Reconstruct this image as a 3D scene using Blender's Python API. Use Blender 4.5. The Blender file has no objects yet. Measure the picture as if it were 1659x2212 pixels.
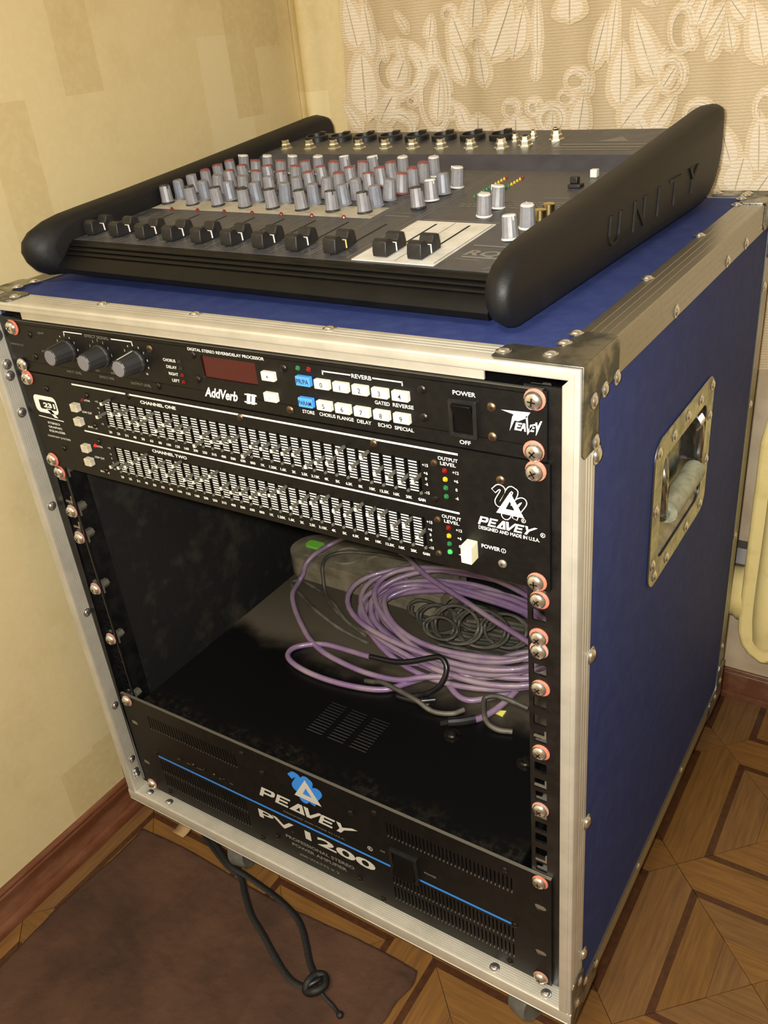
import bpy, bmesh, math, random
from mathutils import Vector, Matrix
from mathutils.geometry import tessellate_polygon
random.seed(11)
SC = bpy.context.scene
COL = SC.collection
PI = math.pi
FZ = 629.0                      # all builder coordinates are millimetres; rack opening top is z = 0, the floor is z = -629

# ------------------------------------------------------------------ camera, world, lights, exposure
cam_d = bpy.data.cameras.new('camera')
cam = bpy.data.objects.new('camera', cam_d)
COL.objects.link(cam)
SC.camera = cam
cam_d.sensor_fit = 'VERTICAL'
cam_d.sensor_height = 36.0
cam_d.lens = 1896.24 * 36.0 / 2212.0
cam_d.clip_start = 0.01
CP = Vector((0.420934, -0.417519, 0.182742 + FZ / 1000))
cr, cu, cf = Vector((0.838332, 0.537085, -0.093486)), Vector((-0.194116, 0.454328, 0.869428)), Vector((-0.509429, 0.710722, -0.485135))
mw = Matrix.Identity(4)
for i in range(3):
    mw[i][0], mw[i][1], mw[i][2], mw[i][3] = cr[i], cu[i], -cf[i], CP[i]
cam.matrix_world = mw

W = bpy.data.worlds.new('world')
SC.world = W
W.use_nodes = True
W.node_tree.nodes['Background'].inputs[0].default_value = (1.0, 0.86, 0.66, 1)
W.node_tree.nodes['Background'].inputs[1].default_value = 0.02

def lamp(name, kind, loc, energy, color, size=0.1, rot=None, sy=None):
    d = bpy.data.lights.new(name, kind)
    d.energy = energy
    d.color = color
    if kind == 'AREA':
        d.shape = 'RECTANGLE'
        d.size = size
        d.size_y = sy or size
    else:
        d.shadow_soft_size = size
    o = bpy.data.objects.new(name, d)
    COL.objects.link(o)
    o.location = loc
    if rot: o.rotation_euler = rot
    return o
# the telephone's own flash, a finger's width above and left of its lens, and the room's ceiling lamp
lamp('phone_flash', 'POINT', CP + cu * 0.012 - cr * 0.016 + cf * 0.004, 28.0, (1.0, 0.975, 0.93), 0.009)
lamp('ceiling_light', 'AREA', (0.25, -1.5, 2.42), 36, (1.0, 0.93, 0.82), 0.55)
SC.view_settings.view_transform = 'Standard'
SC.view_settings.look = 'None'
SC.view_settings.gamma = 1.0
SC.view_settings.use_curve_mapping = False
SC.view_settings.exposure = 0.0

# ------------------------------------------------------------------ materials
def lin(c):
    return tuple(((x / 255) / 12.92 if x / 255 <= 0.04045 else ((x / 255 + 0.055) / 1.055) ** 2.4) for x in c) + (1.0,)

def mat(name, col, rough=0.5, metal=0.0, col2=None, scale=20.0, lo=0.4, hi=0.65, stretch=(1, 1, 1), bump=0.0, bscale=None, coat=0.0, spec=0.5, emit=0.0, detail=5.0, rvar=0.0):
    m = bpy.data.materials.new(name)
    m.use_nodes = True
    nt = m.node_tree
    b = nt.nodes['Principled BSDF']
    b.inputs['Base Color'].default_value = lin(col)
    b.inputs['Roughness'].default_value = rough
    b.inputs['Metallic'].default_value = metal
    b.inputs['Specular IOR Level'].default_value = spec
    b.inputs['Coat Weight'].default_value = coat
    if emit:
        b.inputs['Emission Color'].default_value = lin(col)
        b.inputs['Emission Strength'].default_value = emit
    tc = nt.nodes.new('ShaderNodeTexCoord')
    mp = nt.nodes.new('ShaderNodeMapping')
    mp.inputs['Scale'].default_value = stretch
    nt.links.new(tc.outputs['Object'], mp.inputs[0])
    if col2 is not None:
        n = nt.nodes.new('ShaderNodeTexNoise')
        n.inputs['Scale'].default_value = scale
        n.inputs['Detail'].default_value = detail
        n.inputs['Roughness'].default_value = 0.6
        nt.links.new(mp.outputs[0], n.inputs['Vector'])
        r = nt.nodes.new('ShaderNodeValToRGB')
        r.color_ramp.elements[0].position = lo
        r.color_ramp.elements[1].position = hi
        r.color_ramp.elements[0].color = lin(col)
        r.color_ramp.elements[1].color = lin(col2)
        nt.links.new(n.outputs['Fac'], r.inputs[0])
        nt.links.new(r.outputs[0], b.inputs['Base Color'])
        if rvar:
            mr = nt.nodes.new('ShaderNodeMapRange')
            mr.inputs[1].default_value = lo
            mr.inputs[2].default_value = hi
            mr.inputs[3].default_value = rough
            mr.inputs[4].default_value = min(1, rough + rvar)
            nt.links.new(n.outputs['Fac'], mr.inputs[0])
            nt.links.new(mr.outputs[0], b.inputs['Roughness'])
    if bump:
        n2 = nt.nodes.new('ShaderNodeTexNoise')
        n2.inputs['Scale'].default_value = bscale or scale
        n2.inputs['Detail'].default_value = 4
        nt.links.new(mp.outputs[0], n2.inputs['Vector'])
        bp = nt.nodes.new('ShaderNodeBump')
        bp.inputs['Strength'].default_value = bump
        bp.inputs['Distance'].default_value = 0.002
        nt.links.new(n2.outputs['Fac'], bp.inputs['Height'])
        nt.links.new(bp.outputs[0], b.inputs['Normal'])
    return m

class G:
    """tiny node-graph helper"""
    def __init__(s, m):
        s.nt = m.node_tree
        s.b = s.nt.nodes['Principled BSDF']
    def n(s, t, **k):
        nd = s.nt.nodes.new(t)
        for a, v in k.items():
            setattr(nd, a, v)
        return nd
    def l(s, a, b):
        s.nt.links.new(a, b)
    def math(s, op, a, b=None):
        nd = s.n('ShaderNodeMath', operation=op)
        for i, v in enumerate((a, b)):
            if v is None: continue
            if isinstance(v, (int, float)): nd.inputs[i].default_value = v
            else: s.l(v, nd.inputs[i])
        return nd.outputs[0]
    def mix(s, f, a, b):
        nd = s.n('ShaderNodeMix', data_type='RGBA')
        for i, v in ((0, f), (6, a), (7, b)):
            if isinstance(v, (int, float)): nd.inputs[i].default_value = v
            elif isinstance(v, tuple): nd.inputs[i].default_value = v
            else: s.l(v, nd.inputs[i])
        return nd.outputs[2]
    def noise(s, vec, scale, detail=4):
        nd = s.n('ShaderNodeTexNoise')
        nd.inputs['Scale'].default_value = scale
        nd.inputs['Detail'].default_value = detail
        s.l(vec, nd.inputs['Vector'])
        return nd.outputs['Fac']
    def step(s, v, a, b):
        nd = s.n('ShaderNodeMapRange')
        nd.interpolation_type = 'SMOOTHSTEP'
        nd.inputs[1].default_value = a
        nd.inputs[2].default_value = b
        s.l(v, nd.inputs[0])
        return nd.outputs[0]

def wallpaper(name, base, pale, dark, axis):
    m = mat(name, base, 0.62)
    g = G(m)
    tc = g.n('ShaderNodeTexCoord')
    sp = g.n('ShaderNodeSeparateXYZ')
    g.l(tc.outputs['Object'], sp.inputs[0])
    u, w = sp.outputs[axis], sp.outputs[2]
    out = None
    # paper printed with overlapping upright rectangles: two grids of cells with random tone
    facs = []
    for cw, ch, sd in ((0.075, 0.21, 3.1), (0.047, 0.13, 17.7)):
        ci = g.math('FLOOR', g.math('DIVIDE', u, cw))
        wn = g.n('ShaderNodeTexWhiteNoise', noise_dimensions='1D')
        g.l(g.math('ADD', ci, sd), wn.inputs['W'])
        cj = g.math('FLOOR', g.math('ADD', g.math('DIVIDE', w, ch), g.math('MULTIPLY', wn.outputs['Value'], 7.0)))
        w2 = g.n('ShaderNodeTexWhiteNoise', noise_dimensions='2D')
        cb = g.n('ShaderNodeCombineXYZ')
        g.l(ci, cb.inputs[0]); g.l(cj, cb.inputs[1])
        g.l(cb.outputs[0], w2.inputs['Vector'])
        facs.append(w2.outputs['Value'])
    f1 = g.step(facs[0], 0.62, 0.66)
    f2 = g.step(facs[1], 0.80, 0.83)
    n1 = g.noise(tc.outputs['Object'], 9.0, 5)
    n2 = g.noise(tc.outputs['Object'], 160.0, 3)
    c = g.mix(g.math('MULTIPLY', f1, 0.55), lin(base), lin(pale))
    c = g.mix(g.math('MULTIPLY', f2, 0.45), c, lin(dark))
    c = g.mix(g.math('MULTIPLY', g.step(n1, 0.48, 0.75), 0.55), c, lin(dark))
    c = g.mix(g.math('MULTIPLY', g.step(n2, 0.4, 0.7), 0.22), c, lin(pale))
    g.l(c, g.b.inputs['Base Color'])
    bp = g.n('ShaderNodeBump')
    bp.inputs['Strength'].default_value = 0.12
    bp.inputs['Distance'].default_value = 0.001
    g.l(n2, bp.inputs['Height'])
    g.l(bp.outputs[0], g.b.inputs['Normal'])
    return m

M = {}
M['wall_l'] = wallpaper('wallpaper_side', (206, 188, 140), (216, 202, 160), (184, 162, 108), 1)
M['wall_b'] = wallpaper('wallpaper_back', (212, 192, 136), (220, 204, 156), (192, 168, 110), 0)
M['plaster'] = mat('plaster', (196, 178, 150), 0.8, col2=(178, 158, 128), scale=25)
M['ceil'] = mat('ceiling_paint', (225, 215, 195), 0.85, col2=(214, 203, 180), scale=6)
M['sub'] = mat('subfloor', (74, 46, 22), 0.7, col2=(60, 36, 18), scale=30)
WOOD = []
for i, (c, d) in enumerate([((112, 78, 36), (88, 59, 26)), ((120, 84, 40), (94, 63, 28)), ((120, 84, 40), (94, 62, 28)), ((112, 80, 44), (88, 60, 32))]):
    for k, st in enumerate(((1, 14, 1), (14, 1, 1))):
        WOOD.append(mat('oak_%d%d' % (i, k), c, 0.38, col2=d, scale=16, stretch=st, lo=0.35, hi=0.7, bump=0.08, bscale=40, rvar=0.15))
M['inlay'] = mat('dark_inlay', (72, 42, 22), 0.4, col2=(56, 32, 16), scale=30, stretch=(4, 4, 1))
M['skirt'] = mat('skirting_varnish', (92, 52, 32), 0.3, col2=(120, 82, 58), scale=14, lo=0.45, hi=0.75, coat=0.3, stretch=(3, 1, 3))
M['blue'] = mat('blue_laminate', (47, 58, 106), 0.62, col2=(55, 66, 113), scale=90, lo=0.4, hi=0.7, bump=0.10, bscale=900, spec=0.08)
M['alu'] = mat('anodised_aluminium', (168, 168, 162), 0.33, 1.0, col2=(160, 160, 154), scale=300, lo=0.4, hi=0.75, rvar=0.05)
M['lip'] = mat('dusty_lit_front_aluminium', (206, 201, 186), 0.48, 0.55, col2=(190, 186, 170), scale=40, lo=0.4, hi=0.75)  # dusty aluminium, lightened so its colour carries the flash glare on the front lip
M['zinc'] = mat('zinc_plate', (160, 160, 152), 0.34, 1.0, col2=(92, 92, 84), scale=45, lo=0.42, hi=0.6, rvar=0.2)
M['chrome'] = mat('nickel_plate', (232, 232, 228), 0.2, 0.95, col2=(206, 204, 198), scale=200, rvar=0.08)
M['handle'] = mat('nickel_plate_dull', (172, 176, 178), 0.24, 1.0, col2=(134, 138, 138), scale=70, rvar=0.14)
M['grip'] = mat('grey_grip', (148, 150, 128), 0.5, col2=(120, 120, 100), scale=120, bump=0.1)
M['lining'] = mat('black_lining', (26, 25, 23), 0.6, col2=(66, 61, 52), scale=26, lo=0.5, hi=0.85, bump=0.15, bscale=240, stretch=(1, 1, 1))
M['panel'] = mat('black_powder_coat', (8, 8, 8), 0.45, col2=(15, 15, 14), scale=130, bump=0.06, bscale=900, spec=0.35)
M['rail'] = mat('black_rail', (13, 13, 13), 0.36, col2=(28, 27, 25), scale=60)
M['bare'] = mat('bare_steel_edge', (168, 162, 146), 0.4, 0.8)
M['print'] = mat('white_print', (232, 230, 222), 0.6)
M['printd'] = mat('grey_print', (118, 116, 108), 0.65)
M['printg'] = mat('pale_print', (188, 186, 176), 0.6)
M['pblue'] = mat('blue_print', (48, 128, 214), 0.55)
M['key_w'] = mat('ivory_key', (222, 218, 198), 0.42)
M['key_b'] = mat('blue_key', (74, 150, 226), 0.42)
M['ink'] = mat('black_ink', (22, 22, 24), 0.6)
M['ivory'] = mat('ivory_button', (236, 230, 190), 0.38)
M['dirty'] = mat('dusty_button', (196, 190, 168), 0.5, col2=(170, 160, 135), scale=200)
M['display'] = mat('red_display', (62, 3, 10), 0.25, coat=0.2)
M['black'] = mat('black_plastic', (18, 18, 18), 0.4, col2=(30, 29, 27), scale=90)
M['slot'] = mat('slot_dark', (4, 4, 4), 0.9)
M['lever'] = mat('grey_lever', (88, 86, 76), 0.4)
M['levt'] = mat('pale_lever_tip', (214, 210, 196), 0.4)
M['rust'] = mat('browned_screw', (128, 108, 84), 0.38, 0.85, col2=(82, 62, 44), scale=260, lo=0.4, hi=0.62)
M['dark_screw'] = mat('dark_screw', (58, 54, 48), 0.36, 0.8, col2=(30, 28, 26), scale=200)
M['washer'] = mat('red_fibre_washer', (206, 122, 98), 0.55, col2=(184, 98, 78), scale=200)
M['washer_d'] = mat('faded_fibre_washer', (172, 130, 112), 0.55)
M['led_r'] = mat('red_lens', (120, 14, 16), 0.25, coat=0.4)
M['led_y'] = mat('amber_lens', (196, 160, 30), 0.25, coat=0.4)
M['led_g'] = mat('green_lens', (34, 104, 58), 0.25, coat=0.4)
M['led_gl'] = mat('lit_green_lens', (60, 220, 90), 0.25, emit=0.35)
M['led_rl'] = mat('lit_red_lens', (230, 40, 30), 0.25, emit=0.5)
M['switch_l'] = mat('lit_green_switch', (110, 180, 60), 0.35, emit=0.12)
M['rubber'] = mat('cheek_rubber', (14, 14, 14), 0.55, col2=(27, 26, 24), scale=34, lo=0.5, hi=0.8, bump=0.10, bscale=700, spec=0.35)
M['ribbed'] = mat('ribbed_black', (6, 6, 6), 0.42, col2=(11, 11, 11), scale=50, spec=0.25)
M['deck'] = mat('grey_console_paint', (60, 61, 64), 0.4, col2=(78, 78, 77), scale=60, lo=0.42, hi=0.7, bump=0.05, bscale=800, rvar=0.15)
M['deck2'] = mat('console_blue_reflection', (48, 50, 62), 0.4, col2=(60, 61, 70), scale=50)  # console grey with the step's bluish reflection put into the colour
M['cream'] = mat('cream_plate', (176, 170, 152), 0.5, col2=(150, 142, 120), scale=60, lo=0.4, hi=0.7)
M['white'] = mat('pale_plate', (208, 206, 196), 0.5, col2=(190, 187, 174), scale=70)
M['knob'] = mat('grey_knob', (126, 125, 127), 0.42, col2=(114, 113, 115), scale=120)
M['knob_b'] = mat('bluegrey_knob', (116, 119, 127), 0.42, col2=(104, 107, 116), scale=120)
M['cap_w'] = mat('knob_white', (196, 194, 186), 0.45)
M['cap_r'] = mat('knob_red', (120, 62, 62), 0.45)
M['cap_k'] = mat('knob_dark', (42, 41, 40), 0.45)
M['cap_g'] = mat('knob_grey', (112, 111, 115), 0.45)
M['fader'] = mat('fader_black', (23, 22, 22), 0.5, col2=(34, 32, 31), scale=160)
M['gold'] = mat('gold_button', (206, 186, 130), 0.26, 1.0)
M['jack'] = mat('jack_nut', (240, 236, 214), 0.3, 1.0)
M['purple'] = mat('purple_sheath', (120, 94, 128), 0.27, col2=(146, 130, 132), scale=22, lo=0.4, hi=0.72, coat=0.3, rvar=0.25)
M['cord_g'] = mat('dusty_black_sheath', (62, 60, 52), 0.5, col2=(106, 100, 86), scale=30, lo=0.45, hi=0.7)
M['cord_k'] = mat('black_sheath', (20, 20, 24), 0.3, col2=(54, 50, 46), scale=30, lo=0.55, hi=0.75)
M['strip'] = mat('dusty_socket_strip', (134, 126, 104), 0.5, col2=(92, 84, 66), scale=36, lo=0.4, hi=0.68)
M['yellow'] = mat('yellow_tag', (226, 216, 110), 0.5)
M['suede'] = mat('brown_suede', (78, 53, 38), 0.85, col2=(46, 32, 23), scale=9, lo=0.36, hi=0.7, bump=0.5, bscale=150, spec=0.25)
M['cordflat'] = mat('black_braid', (12, 11, 10), 0.6, bump=0.3, bscale=900)
M['scrap'] = mat('beige_scrap', (150, 120, 78), 0.7)
M['cast'] = mat('cream_enamel', (222, 204, 140), 0.36, col2=(198, 176, 108), scale=28, lo=0.5, hi=0.78, bump=0.2, bscale=46)
M['pipe'] = mat('grey_pipe', (96, 90, 84), 0.5, 0.3)
M['wheel'] = mat('grey_rubber', (104, 104, 96), 0.6, col2=(84, 84, 78), scale=60)
M['sheer'] = mat('sheer_net', (196, 166, 122), 0.55, spec=0.4)
M['lace'] = mat('lace_thread', (228, 212, 184), 0.7, spec=0.25)

def weave(m, base, pale, fz, glint):
    g = G(m)
    tc = g.n('ShaderNodeTexCoord')
    wv = g.n('ShaderNodeTexWave', wave_type='BANDS', bands_direction='Z')
    wv.inputs['Scale'].default_value = fz
    wv.inputs['Distortion'].default_value = 2.2
    wv.inputs['Detail'].default_value = 3
    wv.inputs['Detail Scale'].default_value = 2.5
    g.l(tc.outputs['Object'], wv.inputs['Vector'])
    n = g.noise(tc.outputs['Object'], 240, 3)
    c = g.mix(g.math('MULTIPLY', wv.outputs['Fac'], glint), lin(base), lin(pale))
    c = g.mix(g.math('MULTIPLY', g.step(n, 0.5, 0.8), 0.35), c, lin(pale))
    g.l(c, g.b.inputs['Base Color'])
    bp = g.n('ShaderNodeBump')
    bp.inputs['Strength'].default_value = 0.3
    bp.inputs['Distance'].default_value = 0.0008
    g.l(wv.outputs['Fac'], bp.inputs['Height'])
    g.l(bp.outputs[0], g.b.inputs['Normal'])
    return g
gs = weave(M['sheer'], (196, 175, 138), (216, 200, 168), 110, 0.55)
M['lace2'] = mat('lace_mesh', (206, 190, 158), 0.7, spec=0.25)
weave(M['lace2'], (194, 174, 140), (222, 206, 176), 120, 0.8)
weave(M['lace'], (204, 190, 164), (228, 216, 194), 95, 0.75)
M['sheer'].node_tree.nodes['Principled BSDF'].inputs['Alpha'].default_value = 0.82

# amplifier lid: black paint, a wiped front and a coat of grey-brown dust towards the rear
m = M['lid'] = mat('dusty_black_lid', (9, 9, 9), 0.42)
g = G(m)
tc = g.n('ShaderNodeTexCoord')
sp = g.n('ShaderNodeSeparateXYZ')
g.l(tc.outputs['Object'], sp.inputs[0])
n1 = g.noise(tc.outputs['Object'], 22, 4)
n2 = g.noise(tc.outputs['Object'], 180, 3)
yy = g.math('ADD', sp.outputs[1], g.math('MULTIPLY', g.math('SUBTRACT', n1, 0.5), 0.07))
d1 = g.step(yy, -0.020, 0.022)
d2 = g.math('MULTIPLY', g.math('SUBTRACT', 1.0, g.step(yy, -0.148, -0.120)), g.step(n2, 0.40, 0.72))
dd = g.math('MAXIMUM', g.math('MULTIPLY', d1, 0.8), g.math('MULTIPLY', d2, 0.14))
g.l(g.mix(dd, lin((9, 9, 9)), lin((74, 66, 50))), g.b.inputs['Base Color'])
g.l(g.math('ADD', 0.34, g.math('MULTIPLY', dd, 0.5)), g.b.inputs['Roughness'])

# ------------------------------------------------------------------ mesh helpers
class MB:
    def __init__(s):
        s.v, s.f, s.marks = [], [], []
    def mark(s):
        s.marks.append((len(s.v), len(s.f)))
    def add(s, vs, fs):
        b = len(s.v)
        s.v += [tuple(p) for p in vs]
        s.f += [tuple(b + i for i in f) for f in fs]
        return s
    def box(s, x0, x1, y0, y1, z0, z1):
        return s.add([(x, y, z) for z in (z0, z1) for y in (y0, y1) for x in (x0, x1)],
                     [(0, 2, 3, 1), (4, 5, 7, 6), (0, 1, 5, 4), (2, 6, 7, 3), (0, 4, 6, 2), (1, 3, 7, 5)])
    def lathe(s, prof, o=(0, 0, 0), axis='z', n=20, a0=0.0, mod=None):
        """prof: (radius, height) pairs; closed at both ends"""
        vs, fs = [], []
        for r, h in prof:
            for k in range(n):
                a = a0 + 2 * PI * k / n
                rr = r * (mod(k) if mod else 1)
                c, d = rr * math.cos(a), rr * math.sin(a)
                p = {'z': (c, d, h), 'y': (c, -h, d), 'x': (h, c, d)}[axis]      # 'y' grows towards the viewer (-y)
                vs.append((o[0] + p[0], o[1] + p[1], o[2] + p[2]))
        m_ = len(prof)
        for i in range(m_ - 1):
            for k in range(n):
                k2 = (k + 1) % n
                fs.append((i * n + k, i * n + k2, (i + 1) * n + k2, (i + 1) * n + k))
        fs.append(tuple(range(n - 1, -1, -1)))
        fs.append(tuple((m_ - 1) * n + k for k in range(n)))
        return s.add(vs, fs)
    def prism(s, poly, a, b, plane='xy', shift=None):
        """poly of (p, q); extruded between a and b along the third axis; shift(p,q,end) moves an end vertex along it (mitres)"""
        def P(p, q, t):
            return {'xy': (p, q, t), 'xz': (p, t, q), 'yz': (t, p, q)}[plane]
        n = len(poly)
        vs = [P(p, q, a + (shift(p, q, 0) if shift else 0)) for p, q in poly] + [P(p, q, b + (shift(p, q, 1) if shift else 0)) for p, q in poly]
        fs = [(i, (i + 1) % n, n + (i + 1) % n, n + i) for i in range(n)]
        tri = tessellate_polygon([[Vector((p, q, 0)) for p, q in poly]])
        fs += [tuple(reversed(t)) for t in tri] + [tuple(n + i for i in t) for t in tri]
        return s.add(vs, fs)
    def plate(s, outline, holes, t0, t1, plane='xz'):
        loops = [outline] + holes
        flat = [p for l in loops for p in l]
        def P(p, q, t):
            return {'xy': (p, q, t), 'xz': (p, t, q), 'yz': (t, p, q)}[plane]
        n = len(flat)
        vs = [P(p, q, t0) for p, q in flat] + [P(p, q, t1) for p, q in flat]
        tri = tessellate_polygon([[Vector((p, q, 0)) for p, q in l] for l in loops])
        fs = [tuple(t) for t in tri] + [tuple(n + i for i in reversed(t)) for t in tri]
        b = 0
        for l in loops:
            k = len(l)
            fs += [(b + i, b + (i + 1) % k, n + b + (i + 1) % k, n + b + i) for i in range(k)]
            b += k
        return s.add(vs, fs)
    def tube(s, pts, r, n=8, closed=False, sub=6, flat=None):
        P = [Vector(p) for p in pts]
        if sub > 1:
            Q, m_ = [], len(P)
            rng = m_ if closed else m_ - 1
            for i in range(rng):
                p0 = P[(i - 1) % m_] if closed or i > 0 else P[0] * 2 - P[1]
                p1, p2 = P[i], P[(i + 1) % m_]
                p3 = P[(i + 2) % m_] if closed or i + 2 < m_ else P[-1] * 2 - P[-2]
                for k in range(sub):
                    t = k / sub
                    Q.append(0.5 * ((2 * p1) + (p2 - p0) * t + (2 * p0 - 5 * p1 + 4 * p2 - p3) * t * t + (3 * p1 - p0 - 3 * p2 + p3) * t ** 3))
            if not closed: Q.append(P[-1])
            P = Q
        m_ = len(P)
        up = Vector((0.11, 0.07, 1)).normalized()
        vs, fs = [], []
        for i in range(m_):
            if closed: t = P[(i + 1) % m_] - P[i - 1]
            else: t = P[min(i + 1, m_ - 1)] - P[max(i - 1, 0)]
            t.normalize()
            a = t.cross(up)
            if a.length < 1e-3: a = t.cross(Vector((1, 0, 0)))
            a.normalize()
            b = a.cross(t)
            for k in range(n):
                w = 2 * PI * k / n
                ra, rb = (r, r) if flat is None else flat
                vs.append(P[i] + a * (ra * math.cos(w)) + b * (rb * math.sin(w)))
        for i in range(m_ if closed else m_ - 1):
            j = (i + 1) % m_
            for k in range(n):
                k2 = (k + 1) % n
                fs.append((i * n + k, i * n + k2, j * n + k2, j * n + k))
        if not closed:
            fs.append(tuple(range(n - 1, -1, -1)))
            fs.append(tuple((m_ - 1) * n + k for k in range(n)))
        return s.add(vs, fs)
    def quad(s, x0, x1, z0, z1, y):
        return s.add([(x0, y, z0), (x1, y, z0), (x1, y, z1), (x0, y, z1)], [(0, 1, 2, 3)])

def rrect(x0, x1, z0, z1, r, n=4):
    out = []
    for cx, cz, a in ((x1 - r, z1 - r, 0), (x0 + r, z1 - r, PI / 2), (x0 + r, z0 + r, PI), (x1 - r, z0 + r, 1.5 * PI)):
        for k in range(n + 1):
            w = a + PI / 2 * k / n
            out.append((cx + r * math.cos(w), cz + r * math.sin(w)))
    return out

ORG = {}
def root(name, label, cat, org, group=None, rot=None):
    o = bpy.data.objects.new(name, None)
    COL.objects.link(o)
    o.empty_display_size = 0.02
    o.location = (org[0] / 1000, org[1] / 1000, (org[2] + FZ) / 1000)
    if rot: o.rotation_euler = rot
    o['label'], o['category'] = label, cat
    if group: o['group'] = group
    ORG[o.name] = (0, 0, 0) if rot is not None else org
    return o

def mesh_of(name, mb, m, org=(0, 0, 0), smooth=32):
    me = bpy.data.meshes.new(name)
    me.from_pydata([((x - org[0]) / 1000, (y - org[1]) / 1000, (z - org[2]) / 1000) for x, y, z in mb.v], [], mb.f)
    bm = bmesh.new()
    bm.from_mesh(me)
    bmesh.ops.recalc_face_normals(bm, faces=bm.faces)
    bm.to_mesh(me)
    bm.free()
    if smooth:
        me.polygons.foreach_set('use_smooth', [True] * len(me.polygons))
        me.set_sharp_from_angle(angle=math.radians(smooth))
    if m: me.materials.append(m)
    return me

def top_of(o):
    while o.parent: o = o.parent
    return o

def part(name, mb, m, parent, bev=0.0, smooth=32, label=None, kind=None, seg=2):
    """mesh in the thing's own frame (millimetres of the scene unless the root is turned)"""
    org = ORG[top_of(parent).name]
    o = bpy.data.objects.new(name, mesh_of(name, mb, m, org, smooth))
    COL.objects.link(o)
    o.parent = parent
    if bev:
        md = o.modifiers.new('bevel', 'BEVEL')
        md.width = bev / 1000
        md.segments = seg
        md.limit_method = 'ANGLE'
        md.angle_limit = math.radians(40)
    if label: o['label'] = label
    if kind: o['kind'] = kind
    return o

def put(name, me, parent, loc, rot=None, label=None):
    """another object on a shared mesh, at loc in scene millimetres (or the root's own frame if turned)"""
    org = ORG[top_of(parent).name]
    o = bpy.data.objects.new(name, me)
    COL.objects.link(o)
    o.parent = parent
    base = Vector((0, 0, 0))
    p = parent
    while p.parent:
        base += p.location
        p = p.parent
    o.location = Vector(((loc[0] - org[0]) / 1000, (loc[1] - org[1]) / 1000, (loc[2] - org[2]) / 1000)) - base
    if rot is not None: o.rotation_euler = rot
    if label: o['label'] = label
    return o

def sub(name, me, parent, loc=(0, 0, 0), rot=None, label=None):
    """a sub-part on a shared mesh, in its part's own frame"""
    o = bpy.data.objects.new(name, me)
    COL.objects.link(o)
    o.parent = parent
    o.location = Vector(loc) / 1000
    if rot is not None: o.rotation_euler = rot
    if label: o['label'] = label
    return o

def struct(name, mb, m, parent=None, smooth=32, bev=0.0):
    o = bpy.data.objects.new(name, mesh_of(name, mb, m, (0, 0, -FZ), smooth))
    COL.objects.link(o)
    o.parent = parent
    if parent is None: o['kind'] = 'structure'
    if bev:
        md = o.modifiers.new('bevel', 'BEVEL')
        md.width = bev / 1000
        md.segments = 1
    return o

def tag(o, label, cat, group=None):
    o['label'], o['category'] = label, cat
    if group: o['group'] = group
    return o

# lettering: flat glyph meshes from the built-in font
_tc = bpy.data.curves.new('glyphs', 'FONT')
_to = bpy.data.objects.new('glyphs', _tc)
_cache = {}
def glyphs(s, bold):
    if (s, bold) not in _cache:
        _tc.body = s
        _tc.size = 1.0
        _tc.offset = bold
        _tc.resolution_u = 3
        me = bpy.data.meshes.new_from_object(_to)
        vs = [(v.co.x, v.co.y) for v in me.vertices]
        fs = [tuple(p.vertices) for p in me.polygons]
        bpy.data.meshes.remove(me)
        _cache[(s, bold)] = (vs, fs)
    return _cache[(s, bold)]

def prints(name, mb, m, parent, label=None):
    """flat print, one part for every marked word or sign"""
    mk = mb.marks + [(len(mb.v), len(mb.f))]
    if mk[0] != (0, 0): mk = [(0, 0)] + mk
    for (v0, f0), (v1, f1) in zip(mk, mk[1:]):
        if v1 == v0: continue
        b = MB()
        b.v = mb.v[v0:v1]
        b.f = [tuple(i - v0 for i in f) for f in mb.f[f0:f1]]
        part(name, b, m, parent, smooth=0, label=label)

def text(mb, s, x, z, h, w=None, y=-0.15, bold=0.012, shear=0.0, place=None, align=0.5, thick=0.0):
    mb.mark()
    """s centred (or aligned) on x, z; cap height h, total width w (natural if None)"""
    vs, fs = glyphs(s, bold)
    if not vs: return
    xs = [p[0] for p in vs]
    zs = [p[1] for p in vs]
    x0, x1 = min(xs), max(xs)
    k = h / 0.70
    kx = k if w is None else w / max(1e-6, x1 - x0)
    P = []
    for a, b in vs:
        px = (a - x0 - (x1 - x0) * align) * kx
        pz = b * k - h / 2
        px += shear * pz
        P.append((px, pz))
    if place is None:
        place = lambda a, b, t: (x + a, y - t, z + b)
    n = len(P)
    if thick:
        vv = [place(a, b, 0) for a, b in P] + [place(a, b, thick) for a, b in P]
        edge = {}
        for f in fs:
            for i in range(len(f)):
                e = (f[i], f[(i + 1) % len(f)])
                edge[e] = 1
        side = [(a, b, n + b, n + a) for (a, b) in edge if (b, a) not in edge]
        mb.add(vv, [tuple(n + i for i in f) for f in fs] + side)
    else:
        mb.add([place(a, b, 0) for a, b in P], fs)

def poly2(mb, pts, y=-0.15):
    if not getattr(mb, 'whole', 0): mb.mark()
    t = tessellate_polygon([[Vector((a, b, 0)) for a, b in pts]])
    mb.add([(a, y, b) for a, b in pts], [tuple(i) for i in t])

def smooth2(P):
    out = []
    for i in range(len(P) - 1):
        p0, p1, p2, p3 = P[max(0, i - 1)], P[i], P[i + 1], P[min(len(P) - 1, i + 2)]
        for k in range(5):
            t = k / 5
            out.append(tuple(0.5 * (2 * p1[j] + (p2[j] - p0[j]) * t + (2 * p0[j] - 5 * p1[j] + 4 * p2[j] - p3[j]) * t * t + (3 * p1[j] - p0[j] - 3 * p2[j] + p3[j]) * t ** 3) for j in (0, 1)))
    return out + [P[-1]]

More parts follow.
